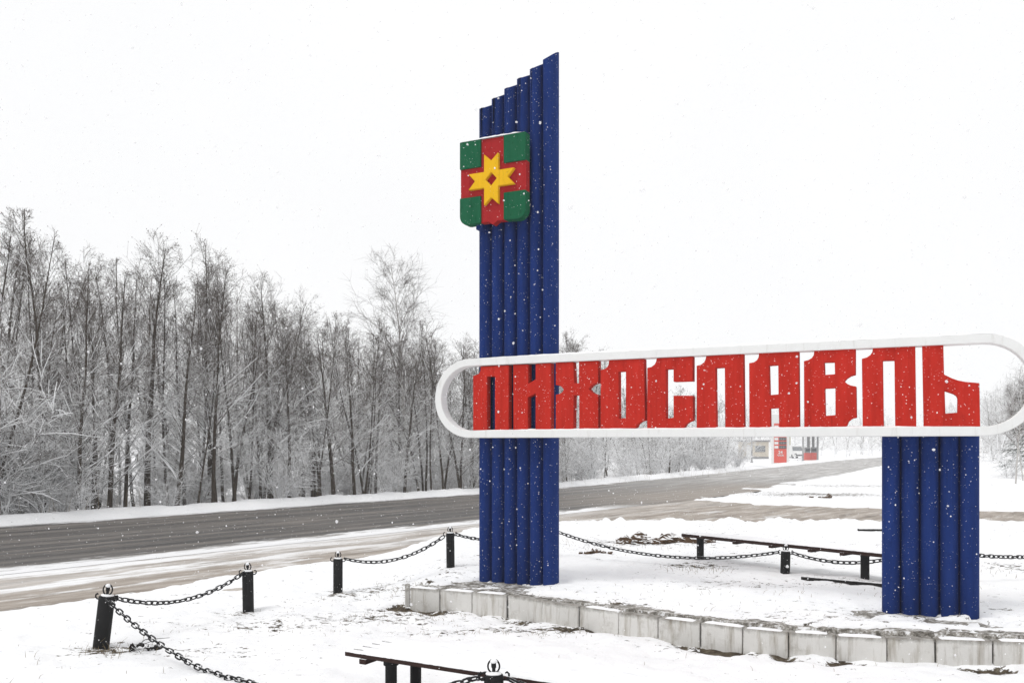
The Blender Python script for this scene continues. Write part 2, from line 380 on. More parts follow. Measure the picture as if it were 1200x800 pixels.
# ------------------------------------------------------------------ layout of the place
ROAD = catmull([(-60, -44), (-34.7, -13.4), (-9.1, 17.4), (4.4, 34.2), (9.9, 43), (15.4, 52), (25.6, 70), (50, 112), (92, 175), (150, 250)], 6)
ROADL = [tuple(p) for p in ROAD]
SLUSH = [(-46, -36), (-24, -10.5), at(0, 712), at(180, 690), at(300, 668), at(400, 652), at(520, 632), (1.0, 20.2), (4.0, 20.6), at(1036, 616), at(1200, 612), (30, 16.5), (70, 4),
         (71, 8), (31, 20.5), at(1200, 601), at(1036, 596), at(840, 590), (5.6, 31.5), (7.6, 36.5), (2, 33), (-9.1, 17.4), (-34, -14), (-55, -38)]
ZP = 0.28
PL = Vector((*at(608, 684, ZP), ZP)); PR = Vector((*at(1094, 722, ZP), ZP))
SDIR = (PR - PL).normalized(); ALPHA = math.atan2(-SDIR.y, SDIR.x)
NRM = Vector((-math.sin(ALPHA), -math.cos(ALPHA), 0))
FRONT = [at(x, y, 0.25) for x, y in ((474, 690), (480, 690), (593, 699), (637, 706), (723, 718), (820, 729), (870, 735), (923, 740), (980, 743), (1040, 746), (1100, 748), (1165, 750), (1215, 752))]
FRONT += [(FRONT[-1][0] + 0.55 * i, FRONT[-1][1] + 0.03 * i * i - 0.02 * i) for i in range(1, 7)]
PLAT = [(FRONT[0][0] + 0.06, FRONT[0][1] + 0.14)] + [(x + 0.05, y + 0.12) for x, y in FRONT[1:]] + [(11.5, 9.5), (13, 15), (11, 17.5), (4.5, 18.2), (0.6, 18.0), (-1.0, 16.2), (-1.1, 13.5), (-0.95, 11.0)]
SPOTS = [  # px, py, z, radius along x, radius along y, strength : bare or scuffed ground
    (122, 764, 0, .35, .25, .55), (290, 722, 0, .3, .25, .3), (396, 699, 0, .3, .3, .35), (500, 718, 0, .9, .35, .55), (650, 742, 0, 1.0, .22, .55),
    (430, 728, 0, 1.1, .35, .40), (330, 735, 0, .9, .3, .34), (500, 690, 0.1, .5, .35, .4), (740, 640, .25, .8, .5, .35),
    (818, 668, .25, .45, .3, .45), (880, 690, .25, 1.2, .5, .25), (1010, 688, .25, .6, .3, .35), (1175, 668, .25, .4, .5, .4), (960, 580, 0, 3.0, 1.6, .55),
    (250, 765, 0, 1.0, .3, .25), (560, 745, 0, 1.2, .25, .3), (900, 730, .25, 1.5, .3, .15), (420, 690, .05, .5, .6, .25), (950, 582, 0, 1.2, .7, .3), (860, 577, 0, 3.0, 1.2, .42), (1000, 570, 0, 3.5, 1.5, .40), (800, 583, 0, 1.5, .8, .45)]
def height(x, y):
    x = np.asarray(x, float); y = np.asarray(y, float)
    n1 = fbm(x, y, 0.35, 1); n2 = fbm(x, y, 1.6, 5); n3 = fbm(x, y, 5.5, 9)
    side = (x - (-9.1)) * 0.77 - (y - 17.4) * 0.64
    dr = seg_dist(x, y, ROADL) - 3.75 + (fbm(x, y, 0.9, 33) - 0.5) * (0.8 + 1.8*ss(22, 32, y)*ss(60, 45, y)*(side > 0))
    dsl = poly_sd(x, y, SLUSH) + (fbm(x, y, 0.9, 41) - 0.5) * (0.9 + 1.6*ss(23, 28, y))
    d = np.minimum(dr, dsl)
    bank = ss(-0.05, 0.5, d)
    snow = 0.03 + 0.07 * (n1 - 0.4) + 0.11 * (n2 - 0.5) + 0.055 * (n3 - 0.5)
    # ploughed ridges: far side of the main road, and along the slip road
    snow = snow + np.where(side < 0, 0.16 * np.exp(-((dr - 0.9) / 0.7) ** 2), 0)
    ridge = np.exp(-((dsl - 1.0) / 0.8) ** 2) * ss(-1.5, 2.5, x) * ss(24.5, 22.5, y) * (1 - ss(9, 14, x))
    snow = snow + ridge * (0.03 + 0.22 * np.clip(n2 - 0.3, 0, 1) + 0.10 * n3)
    lump = np.exp(-(((x - 2.9) / 1.1) ** 2 + ((y - 17.2) / 0.8) ** 2)); snow = snow + lump * (0.05 + 0.3 * np.clip(n2 - 0.3, 0, 1))
    # wooded side falls to a shallow ditch
    snow = snow - np.where(side < 0, 0.30 * ss(1.5, 4.0, dr), 0)
    # island behind the plinth
    pd = poly_sd(x, y, PLAT)
    near = ss(0.0, -0.08, pd)                       # crisp at the plinth
    soft = ss(1.2, -0.5, pd)
    front = ss(FRONT[0][1] + 0.6, FRONT[0][1] + 1.6, y) * ss(8.5, 6.5, x) + ss(6.5, 8.5, x)
    up = np.maximum(near, soft * np.clip(front, 0, 1))
    top = 0.304 + 0.05 * (n1 - 0.45) + 0.08 * (n2 - 0.5) + 0.045 * (n3 - 0.5)
    # swept bare beside the two columns and along the slab's edge
    for c, rx in ((PL, 0.75), (PR, 0.65)):
        lx = (x - c.x) * SDIR.x + (y - c.y) * SDIR.y; ly = (x - c.x) * NRM.x + (y - c.y) * NRM.y
        top = top - 0.085 * np.exp(-((lx / rx) ** 4 + ((ly - 0.1) / 0.24) ** 2)) * (0.1 + 1.9*ss(.34, .66, fbm(x*.8, y*1.6, 4.5, 66)))
    top = top - 0.13 * ss(-0.22, -0.06, pd) * (pd < 0.4) * (y < 10.2) * (0.1 + 1.3 * ss(0.40, 0.62, fbm(x, y, 2.2, 77)))
    snow = snow + (top - snow) * up
    # scraped hollow below the plinth front and footprints before it
    snow = snow - 0.07 * np.exp(-((pd - 0.22) / 0.13) ** 2) * (y < 10.2) * ss(0.42, 0.6, fbm(x, y, 1.7, 55)) * (1 - near)
    scf = np.zeros_like(x)
    for px, py, z, rx, ry, st in SPOTS:
        cx, cy = at(px, py, z); scf = np.maximum(scf, 0.88 * st * np.exp(-(((x - cx) / rx) ** 2 + ((y - cy) / ry) ** 2)))
    snow = snow - scf * 0.09 * ss(0.45, 0.7, fbm(x * 0.8, y * 1.8, 3.5, 88))
    z = -0.04 + (snow + 0.04) * bank
    z = z + 0.6 * ss(120, 260, y) * (x > 60) * 0
    dirt = scf + 0.75 * np.exp(-((pd - 0.20) / 0.12) ** 2) * (y < 10.2) * (1 - near) * ss(0.45, 0.6, fbm(x, y, 1.7, 55)) + 0.12 * ss(0.5, 0.7, fbm(x, y, 0.5, 61)) * (y < 22)
    return z, dirt
def hz(x, y): return float(height(np.array([x]), np.array([y]))[0][0])
def on_ground(px, py):
    z = 0.0
    for _ in range(12):
        X, Y = at(px, py, z); z = 0.5 * z + 0.5 * hz(X, Y)
    X, Y = at(px, py, z); return Vector((X, Y, hz(X, Y)))
def graded(lo, hi, a, b, step, g):
    c = list(np.arange(a, b, step)); s = step; v = c[-1]
    while v < hi: s *= g; v += s; c.append(min(v, hi))
    s = step; v = c[0]; left = []
    while v > lo: s *= g; v -= s; left.append(max(v, lo))
    return np.array(left[::-1] + c)
gx = graded(-280, 280, -6.0, 6.6, 0.036, 1.05); gy = graded(-60, 290, 4.6, 14.0, 0.036, 1.02)
GX, GY = np.meshgrid(gx, gy); GZ, GD = height(GX, GY)
nx, ny = len(gx), len(gy)
me = bpy.data.meshes.new('snowy_ground')
vv = np.stack([GX, GY, GZ], -1).reshape(-1, 3); i0 = (np.arange(ny-1)[:, None]*nx + np.arange(nx-1)[None, :]).reshape(-1)
me.vertices.add(len(vv)); me.vertices.foreach_set('co', vv.ravel())
fi = np.stack([i0, i0+1, i0+nx+1, i0+nx], -1)
me.loops.add(fi.size); me.loops.foreach_set('vertex_index', fi.ravel().astype(np.int32))
me.polygons.add(len(fi)); me.polygons.foreach_set('loop_start', np.arange(0, fi.size, 4, dtype=np.int32))
me.polygons.foreach_set('use_smooth', np.ones(len(fi), bool)); me.update(calc_edges=True)
me.attributes.new('dirt', 'FLOAT', 'POINT').data.foreach_set('value', GD.ravel().astype(np.float32))
tag(link('snowy_ground', me, M['ground']), kind='structure')
# ---- main road strip
def strip(name, line, half, z, m, nacross=8):
    pts = [np.array(p) for p in line]; vs = []; uvs = []; s = 0.0
    for i, p in enumerate(pts):
        d = pts[min(i+1, len(pts)-1)] - pts[max(i-1, 0)]; d = d/np.linalg.norm(d); nn = np.array([d[1], -d[0]])
        if i: s += np.linalg.norm(p - pts[i-1])
        for k in range(nacross+1):
            t = -half + 2*half*k/nacross; q = p + nn*t; vs.append((q[0], q[1], z)); uvs.append((s, t))
    fs = []; n = nacross+1
    for i in range(len(pts)-1):
        for k in range(nacross): fs.append((i*n+k, i*n+k+1, (i+1)*n+k+1, (i+1)*n+k))
    me = bpy.data.meshes.new(name); me.from_pydata(vs, [], fs); ul = me.uv_layers.new(name='UVMap')
    for lp in me.loops: ul.data[lp.index].uv = uvs[lp.vertex_index]
    me.update(); return tag(link(name, me, m), kind='structure')
S0 = [tuple(p) for p in ROAD]
strip('main_road', S0, 4.3, 0.006, M['road'])
# ---- slip road: a sheet below the main road's, its u along that road from the left of the frame
xs = np.arange(-56, 72, 0.5); ys = np.arange(-40, 38, 0.5)
AX, AY = np.meshgrid(xs, ys); keep = poly_sd(AX, AY, SLUSH) < 0.9
mb = MB(); idx = {}
uvs = []
o0 = np.array([-9.1, 17.4]); dd = np.array([0.64, 0.77]) / np.hypot(0.64, 0.77); nn = np.array([dd[1], -dd[0]])
def sv(i, j):
    if (i, j) not in idx:
        x, y = xs[i], ys[j]; idx[(i, j)] = len(mb.v); mb.v.append((x, y, 0.0))
        a = np.array([x, y]) - o0; uvs.append((a @ dd + 12, a @ nn - 3.75))
    return idx[(i, j)]
for j in range(len(ys)-1):
    for i in range(len(xs)-1):
        if keep[j, i]: mb.f.append((sv(i, j), sv(i+1, j), sv(i+1, j+1), sv(i, j+1))); mb.m.append(0)
me = mb.mesh('slip_road'); ul = me.uv_layers.new(name='UVMap')
for lp in me.loops: ul.data[lp.index].uv = uvs[lp.vertex_index]
tag(link('slip_road', me, M['slush']), kind='structure')

# ------------------------------------------------------------------ the town sign
sign = empty('town_sign', PL, -ALPHA)
tag(sign, 'tall blue fluted town sign with coat of arms and long red lettered band ЛИХОСЛАВЛЬ', 'town sign')
def loc(px, py, d=0.0):
    """pixel -> (s, z) on the sign's plane, d metres in front of the columns' front"""
    D = Vector(((px-CX)/F, 1, (HY-py)/F)); O = Vector((0, 0, HC)); P0 = PL + NRM*d
    t = (P0 - O).dot(NRM) / D.dot(NRM); P = O + D*t
    return (P - PL).dot(SDIR), P.z - PL.z
RAD, DEP = 0.0865, 0.135
def flute(parent, s0, z0, ztop, cut=0.0):
    n = 24; mb = MB(); b = 0
    rings = [z0, 'top']
    zs = [z0] + [z0 + (min(ztop(-1), ztop(1)) - 0.05 - z0) * k / 5 for k in range(1, 6)] + ['top']
    vs = []
    for z in zs:
        for j in range(n):
            a = 2*math.pi*j/n; x = RAD*math.cos(a); y = DEP + DEP*math.sin(a)
            vs.append((s0 + x, y, ztop(x/RAD) + cut*math.sin(a) if z == 'top' else z))
    fs = []
    for i in range(len(zs)-1):
        for j in range(n): fs.append((i*n+j, i*n+(j+1) % n, (i+1)*n+(j+1) % n, (i+1)*n+j))
    fs.append(tuple((len(zs)-1)*n + j for j in range(n)))
    mb.add(vs, fs); o = mb.build('flute', M['blue'], parent, smooth=True)
    for p in o.data.polygons:
        if len(p.vertices) > 4: p.use_smooth = False
    sn = MB()                                        # snow lying in the cut top
    sn.add([(s0 + RAD*0.93*math.cos(2*math.pi*j/n), DEP + DEP*0.93*math.sin(2*math.pi*j/n), ztop(0.93*math.cos(2*math.pi*j/n)) + 0.004 + cut*math.sin(2*math.pi*j/n)) for j in range(n)] + [(s0, DEP, ztop(0) + 0.012)],
           [(j, (j+1) % n, n) for j in range(n)])
    sn.build('snow_cap', M['snow'], o, smooth=True)
    return o
tall = empty('tall_column'); tall.parent = sign
tops = [((562, 122), (576, 117.5)), ((576, 110.5), (591, 105)), ((591, 98.5), (605, 93.5)), ((605, 87), (620, 82)), ((620, 75.5), (634.5, 69)), ((634.5, 64.5), (651, 55))]
for i in range(6):
    zl = loc(*tops[i][0])[1]; zr = loc(*tops[i][1])[1]
    f = lambda t, zl=zl, zr=zr: zl + (zr - zl) * (max(0, (t+1)/2)) ** 2.0
    flute(tall, -0.570 + 0.168*(i+0.5), -0.03, f, 0.06)
short = empty('short_column'); short.parent = sign
sR = (PR - PL).length; ztR = loc(1094, 509)[1]
for i in range(5): flute(short, sR - 0.033 + 0.17*(i-2), -0.05, lambda t: ztR)
# band: a white flat ring round the letters
RD0, RD1 = -0.15, -0.005
sL, _ = loc(509.5, 470, 0.15); zt = loc(830, 405.5, 0.15)[1]; zb = loc(830, 512, 0.15)[1]
zt = 0.5*(zt + loc(600, 418.5, 0.15)[1]); zb = 0.5*(zb + loc(600, 512.5, 0.15)[1])
RO = (zt - zb)/2; zc = (zt + zb)/2; FACE = 0.088
sx_, zx_ = loc(1200, 405, 0.15); cR = sx_ - math.sqrt(max(0.01, RO*RO - (zx_-zc)**2)); cL = sL + RO
def stadium(r, n=20):
    p = [(cL + r*math.cos(a), zc + r*math.sin(a)) for a in [math.pi/2 + math.pi*k/n for k in range(n+1)]]
    return p + [(cR + r*math.cos(a), zc + r*math.sin(a)) for a in [-math.pi/2 + math.pi*k/n for k in range(n+1)]]
band = prism('band_frame', stadium(RO), [stadium(RO - FACE)], RD0, RD1, M['white'], sign, 0.006)
# lines of snow lying on the band
def snow_line(name, s0, s1, z, y0, y1, parent, hgt, seed, step=0.05):
    q = random.Random(seed); n = max(4, int((s1 - s0)/step)); mb = MB(); prof = 7; vs = []; fs = []
    hh = 1.0
    for i in range(n+1):
        s = s0 + (s1-s0)*i/n; e = min(1, 6*i/n + .02, 6*(n-i)/n + .02); hh = 0.6*hh + 0.4*q.uniform(0.5, 1.4)
        zz = z(s) if callable(z) else z
        for k in range(prof):
            a = math.pi*k/(prof-1); vs.append((s, (y0+y1)/2 - (y1-y0)/2*math.cos(a)*(1 + q.uniform(-.06, .06)), zz - 0.002 + hgt*hh*e*math.sin(a)))
    for i in range(n):
        for k in range(prof-1): fs.append((i*prof+k, (i+1)*prof+k, (i+1)*prof+k+1, i*prof+k+1))
    mb.add(vs, fs); return mb.build(name, M['snow'], parent, smooth=True)
snow_line('snow_ridge', cL - 0.2, cR + 0.2, lambda s: zc + math.sqrt(RO*RO - max(0, cL-s, s-cR)**2), RD0 + 0.004, RD1 - 0.004, band, 0.022, 1)
snow_line('snow_ridge', cL - 0.12, cR + 0.1, lambda s: zc - math.sqrt((RO-FACE)**2 - max(0, cL-s, s-cR)**2), RD0 + 0.004, RD1 - 0.004, band, 0.02, 2)
# letters
c4 = lambda *p: [(500 + x/6.667, 400 + y/6.667) for x, y in p]
c5 = lambda *p: [(660 + x/6.0, 400 + y/6.0) for x, y in p]
c6 = lambda *p: [(840 + x/6.155, 390 + y/6.155) for x, y in p]
c7 = lambda *p: [(1000 + x/5.715, 380 + y/5.715) for x, y in p]
LET = [
 ('Л', c4((362,268),(390,260),(408,250),(418,232),(422,195),(640,185),(640,692),(533,692),(533,272),(470,274),(470,694),(362,696)), []),
 ('И', c4((675,182),(793,178),(793,330),(850,295),(850,175),(970,168),(970,690),(850,691),(850,405),(790,437),(790,692),(677,692)), []),
 ('Х', c4((1008,165),(1145,160)) + c5((77,293),(110,293),(110,140),(245,135),(245,290),(215,298),(195,312),(178,333),(195,352),(215,366),(245,375),(245,612),(112,612),(112,378),(75,378)) + c4((1145,688),(1008,688),(1008,415),(1040,408),(1058,396),(1070,378),(1058,358),(1040,345),(1008,340)), []),
 ('О', c5((262,200),(290,194),(310,178),(318,160),(322,130),(568,122),(575,555),(545,562),(522,580),(508,610),(262,612)), [c5((388,212),(440,208),(440,535),(390,545))]),
 ('С', c5((590,185),(620,178),(643,160),(652,142),(657,118),(910,105),(910,278),(775,283),(775,192),(722,195),(722,542),(775,535),(775,380),(912,380),(912,555),(882,565),(860,582),(848,610),(590,610)), []),
 ('Л', c5((938,170),(968,163),(990,145),(1000,125),(1005,102)) + c6((190,148),(197,682),(60,682),(57,248)) + c5((1070,186),(1075,609),(938,609)), []),
 ('А', c6((233,218),(268,211),(290,195),(301,175),(305,145),(590,130),(595,682),(450,682),(447,540),(383,545),(385,682),(235,683)), [c6((375,235),(443,230),(445,442),(380,448))]),
 ('В', c6((628,203),(660,195),(685,180),(698,160),(703,128),(1000,108),(1000,300),(965,310),(938,328),(920,348),(940,366),(965,378),(1005,385),(1008,610),(975,618),(950,638),(935,675),(630,680)), [c6((775,212),(850,210),(852,297),(778,302)), c6((778,400),(855,396),(855,592),(782,597))]),
 ('Л', c7((57,230),(92,220),(115,203),(127,182),(132,152),(415,138),(422,688),(280,688),(275,240),(197,242),(203,682),(62,682)), []),
 ('Ь', c7((460,135),(603,130),(608,335),(660,360),(700,374),(750,384),(845,392),(850,686),(470,684)), [c7((612,445),(670,465),(690,478),(698,495),(697,590),(617,597))]),
]
LD = 0.125
for ch, out, holes in LET:
    o = prism('letter', [loc(x, y, LD) for x, y in out], [[loc(x, y, LD) for x, y in h] for h in holes], -LD, -0.025, M['red'], sign, 0.004)
    o['label'] = 'red block letter ' + ch + ' of the town name'
# coat of arms
ed = 0.16; es, ez = loc(577.5, 211, ed); emb = empty('coat_of_arms'); emb.parent = sign; emb.location = (es, -ed, ez)
EW, EH = 0.43, 0.495
def arc(cx, cz, r, a0, a1, n=6): return [(cx + r*math.cos(R(a0 + (a1-a0)*k/n)), cz + r*math.sin(R(a0 + (a1-a0)*k/n))) for k in range(n+1)]
rc = 0.11
low = [(-0.06, -EH + 0.012), (-0.025, -EH - 0.012), (0, -EH - 0.03), (0.025, -EH - 0.012), (0.06, -EH + 0.012)]
prism('red_shield', [(-EW, EH)] + arc(-EW+rc, -EH+rc, rc, 180, 270) + low + arc(EW-rc, -EH+rc, rc, 270, 360) + [(EW, EH)], [], 0.0, 0.10, M['ered'], emb)
qa, qb = 0.150, 0.172
for sx in (-1, 1):
    up_ = [(sx*qa, EH+.003), (sx*qa, qb), (sx*(EW+.003), qb), (sx*(EW+.003), EH+.003)]
    prism('green_quarter', up_, [], -0.022, 0.103, M['green'], emb, 0.006)
    q = [(sx*qa, -qb), (sx*qa, -EH + 0.008)] + [(sx*-x, z) for x, z in arc(-EW+rc, -EH+rc, rc+.003, 270, 180)] + [(sx*(EW+.003), -qb)]
    prism('green_quarter', q, [], -0.022, 0.103, M['green'], emb, 0.006)
hw, tp, nt = 0.093, 0.30, 0.215
star = []
for k in range(4):
    a = math.pi/2*k; ca, sa = math.cos(a), math.sin(a)
    for x, z in ((hw, hw), (hw, tp), (0, nt), (-hw, tp)): star.append((x*ca - z*sa, x*sa + z*ca))
prism('gold_star', star, [[(0.074, 0), (0, 0.078), (-0.074, 0), (0, -0.078)]], -0.05, 0.01, M['yellow'], emb, 0.006)
bk = MB().box(-0.25, -0.16, 0.05, 0.159, -EH - 0.05, EH - 0.12).box(0.16, 0.25, 0.05, 0.159, -EH + 0.05, EH - 0.12)
bk.build('mounting_bracket', M['blue'], emb, bevel=0.004)
snow_line('snow_ridge', -EW + 0.02, EW - 0.01, EH + 0.003, -0.025, 0.055, emb, 0.025, 5, 0.03)

# ------------------------------------------------------------------ plinth of concrete blocks
plinth = empty('plinth', (PL.x, PL.y, 0)); tag(plinth, 'low bowed plinth of pale concrete blocks under the blue columns', 'plinth')
pinv = Vector((-PL.x, -PL.y, 0))
bx = [480, 515, 553, 594, 635, 678, 724, 771, 821, 870, 924, 980, 1039, 1097, 1164, 1215]
fpx = [(474, 690), (480, 690), (593, 699), (637, 706), (723, 718), (820, 729), (870, 735), (923, 740), (980, 743), (1040, 746), (1100, 748), (1165, 750), (1215, 752)]
bp = [Vector((*at(x, float(np.interp(x, [p[0] for p in fpx], [p[1] for p in fpx])), 0.25), 0)) for x in bx]
bp += [Vector((*p, 0)) for p in FRONT[-6:]]
q = random.Random(3)
for i in range(len(bp)-1):
    a, b = bp[i], bp[i+1]; d = (b-a); L = d.length; d.normalize(); n = Vector((-d.y, d.x, 0))
    zt_ = (0.272 if i < 4 else 0.262 - 0.004*min(i-4, 6)) + q.uniform(-.006, .006); out = q.uniform(-0.014, 0.014); tilt = q.uniform(-0.025, 0.025)
    mb = MB(); g = q.uniform(0.003, 0.008)
    rot = Matrix.Translation(a + pinv - n*out) @ Matrix.Rotation(math.atan2(d.y, d.x), 4, 'Z') @ Matrix.Rotation(tilt, 4, 'X') @ Matrix.Rotation(q.uniform(-.008, .008), 4, 'Y')
    mb.box(g, L-g, 0, 0.115, -0.12, zt_, mat=rot); ob = mb.build('block', M['block'], plinth, bevel=0.008)
    if q.random() < 0.8:
        s = snow_line('snow_ridge', g+q.uniform(0, .06), L-g-q.uniform(0, .06), zt_, 0.01, 0.11, ob, 0.016, 40+i, 0.03); s.matrix_local = rot
core = MB()
for i in range(len(bp)-1):
    a, b = bp[i], bp[i+1]; d = (b-a).normalized(); n = Vector((-d.y, d.x, 0))
    p = [a + n*0.03 + pinv, b + n*0.03 + pinv, b + n*0.2 + pinv, a + n*0.2 + pinv]
    core.add([(v.x, v.y, z) for z in (-0.12, 0.21) for v in p], [(0,1,5,4),(1,2,6,5),(2,3,7,6),(3,0,4,7),(4,5,6,7)])
core.build('mortar_core', M['gap'], plinth)
# end return on the left
e0 = bp[0]; mb = MB(); d = Vector((-0.12, 1, 0)).normalized()
rot = Matrix.Translation(e0 + pinv + Vector((0.004, 0.012, 0))) @ Matrix.Rotation(math.atan2(d.y, d.x), 4, 'Z')
mb.box(0.06, 0.5, 0.0, 0.06, -0.12, 0.235, mat=rot); mb.build('block', M['block'], plinth, bevel=0.008)
# broken slab above and behind the blocks
fr = []; 
for i in range(len(bp)):
    d = (bp[min(i+1, len(bp)-1)] - bp[max(i-1, 0)]).normalized(); n = Vector((-d.y, d.x, 0)); fr.append(bp[i] + n*0.13)
edge = []
for i in range(len(fr)-1):
    for k in range(10):
        p = fr[i].lerp(fr[i+1], k/10); edge.append(p + Vector((0, q.uniform(-.014, .014), 0)))
back = [p + Vector((0.35, 1.35, 0)) for p in edge]
mb = MB(); n = len(edge); vs = []
for i, p in enumerate(edge): vs += [(p.x+pinv.x, p.y+pinv.y, 0.15), (p.x+pinv.x, p.y+pinv.y - 0.008, 0.225 + q.uniform(-.01, .01)), (p.x+pinv.x, p.y+pinv.y + q.uniform(0.0, .02), 0.272 + q.uniform(-.006, .006)), (back[i].x+pinv.x, back[i].y+pinv.y, 0.274)]
fs = []
for i in range(n-1):
    for k in range(3): fs.append((i*4+k, (i+1)*4+k, (i+1)*4+k+1, i*4+k+1))
mb.add(vs, fs); mb.build('slab', M['slab'], plinth)

# ------------------------------------------------------------------ posts and chains
def make_post(base, top_px_lean, hgt, rad, label, ball=.7):
    root = empty('bollard', base); root.rotation_euler = (q.uniform(-.02, .02), top_px_lean, q.uniform(0, 3))
    tag(root, label, 'bollard', None)
    MB().lathe([(rad, -0.25), (rad, hgt-0.012), (rad*0.93, hgt)], 20).build('shaft', M['black'], root, smooth=False).data.shade_smooth() if False else None
    sh = MB().lathe([(rad, -0.25), (rad, hgt*0.5), (rad, hgt-0.012), (rad*0.93, hgt)], 22).build('shaft', M['black'], root, smooth=True, bevel=0.003)
    s = rad/0.06; rr = 0.036*s; zc_ = hgt + 0.05*s
    ring = MB()
    for sg in (-1, 1):
        ring.tube([(sg*rr*math.sin(a), 0, zc_ - rr*1.15*math.cos(a)) for a in [R(20 + 140*k/12) for k in range(13)]], 0.0058*s, 6)
    rot = math.pi/2 if False else 0
    rg = ring.build('ring', M['chain'], root, smooth=True); rg.rotation_euler = (0, 0, -root.rotation_euler.z)
    pin = MB().lathe([(0.011*s, hgt-0.01), (0.011*s, hgt+0.035*s), (0.016*s, hgt+0.045*s), (0.016*s, hgt+0.07*s), (0.006*s, hgt+0.075*s)], 10).build('pin', M['chain'], root, smooth=True)
    for sg in (-1, 1):
        hk = MB().tube([(sg*(rad-.01), 0, hgt-0.035), (sg*(rad+0.018), 0, hgt-0.035), (sg*(rad+0.034), 0, hgt-0.02), (sg*(rad+0.034), 0, hgt+0.002), (sg*(rad+0.022), 0, hgt+0.014), (sg*(rad+0.012), 0, hgt+0.006)], 0.0065*s, 6)
        h = hk.build('hook', M['chain'], root, smooth=True); h.rotation_euler = (0, 0, -root.rotation_euler.z)
    cap = MB(); blob(cap, (0, 0, zc_ + rr*0.85), (rr*0.92*ball, rr*0.8*ball, rr*0.62*ball), seed=int(hgt*1000), sub=2, amp=0.1)
    blob(cap, (0.0, 0, hgt + 0.006), (rad*0.85, rad*0.85, 0.012), seed=3, sub=2, amp=0.1)
    cap.build('snow_cap', M['snow'], root, smooth=True)
    return root
P = {}
def post(key, px, py, hgt, rad, lean, label, xyz=None):
    g = xyz or on_ground(px, py)
    P[key] = (g, hgt, rad); return make_post(g, lean, hgt, rad, label)
post(1, 118, 760, 0.50, 0.072, 0.11, 'leaning black iron bollard with ring and two chains, by a dead weed')
post(2, 291, 717, 0.47, 0.062, -0.05, 'black iron bollard holding one chain, at one side of the gap in the chain fence')
post(3, 396, 696, 0.455, 0.060, 0.0, 'black iron bollard at the other side of the gap, chain towards the blue column')
post(4, 528, 664, 0.45, 0.055, 0.0, 'black iron bollard beside the tall blue column, chains on both sides')
g0 = Vector((-0.105, 5.30, hz(-0.105, 5.30))); post(0, 0, 0, 0.50 - g0.z, 0.060, 0.02, 'black iron bollard with scroll hooks in front of the snowy bench', g0)
def vec(x, y): return Vector((x, y, hz(x, y)))
post(5, 0, 0, 0.46, 0.055, 0, 'black iron bollard standing behind the tall blue column', vec(0.42, 12.4))
post(6, 920, 671, 0.27, 0.058, 0.03, 'black iron bollard standing behind the middle of the long narrow bench')
post(7, 0, 0, 0.42, 0.055, 0, 'black iron bollard standing behind the short blue column', vec(4.85, 9.9))
post(8, 0, 0, 0.44, 0.055, 0, 'black iron bollard at the end of the chain past the short column', vec(7.6, 10.6))
post(9, 0, 0, 0.50, 0.060, 0, 'black iron bollard past the snowy bench, at the lower end of the chain fence', vec(2.6, 4.5))
lm = MB(); n_ = 14; LL, LW = 0.043, 0.021
lm.tube([((LL-LW)*(1 if math.cos(a) > 0 else -1)*(1 if abs(math.cos(a)) > 1e-6 else 0) + LW*math.cos(a), LW*math.sin(a), 0) for a in [2*math.pi*(k+0.5)/n_ for k in range(n_)]], 0.0074, 6, closed=True)
LINK = lm.mesh('link', True); LINK.materials.append(M['chain_snow'])
def make_chain(a, b, sag, label, pitch=0.068):
    ga, ha, ra = P[a]; gb, hb, rb = P[b]
    A = ga + Vector((0, 0, ha - 0.02)); B = gb + Vector((0, 0, hb - 0.02)); d = (B-A).normalized()
    A = A + d*(ra + 0.03); B = B - d*(rb + 0.03)
    n = 400; pts = [A.lerp(B, k/n) - Vector((0, 0, sag*4*(k/n)*(1-k/n))) for k in range(n+1)]
    root = empty('chain', A); tag(root, label, 'chain')
    acc = 0.0; nxt = pitch/2; i = 0; qq = random.Random(a*31+b)
    for k in range(n):
        sg = (pts[k+1]-pts[k]); L = sg.length
        while acc + L >= nxt:
            p = pts[k] + sg*((nxt-acc)/L); t = sg.normalized()
            p.z = max(p.z, hz(p.x, p.y) + 0.012)
            o = bpy.data.objects.new('link', LINK); COL.objects.link(o); o.parent = root
            sidev = t.cross(Vector((0, 0, 1))).normalized(); upv = sidev.cross(t)
            ang = R(45) + (R(90) if i % 2 else 0) + qq.uniform(-.3, .3)
            y = sidev*math.cos(ang) + upv*math.sin(ang); z = t.cross(y)
            mm = Matrix((t, y, z)).transposed(); o.location = p - A; o.rotation_euler = mm.to_euler()
            i += 1; nxt += pitch
        acc += L
make_chain(1, 2, 0.17, 'black iron chain from the leaning bollard to the gap in the fence', 0.070)
make_chain(1, 0, 0.47, 'black iron chain sagging from the leaning bollard to the bench', 0.070)
make_chain(3, 4, 0.16, 'black iron chain sagging between the gap and the bollard beside the tall column')
make_chain(4, 5, 0.12, 'short black iron chain passing behind the tall blue column')
make_chain(5, 6, 0.22, 'long black iron chain from the tall column to the narrow bench')
make_chain(6, 7, 0.14, 'black iron chain behind the narrow bench, running to the short column')
make_chain(7, 8, 0.14, 'black iron chain beyond the short blue column over bare snow')
make_chain(0, 9, 0.30, 'black iron chain in front of the snowy bench seat')

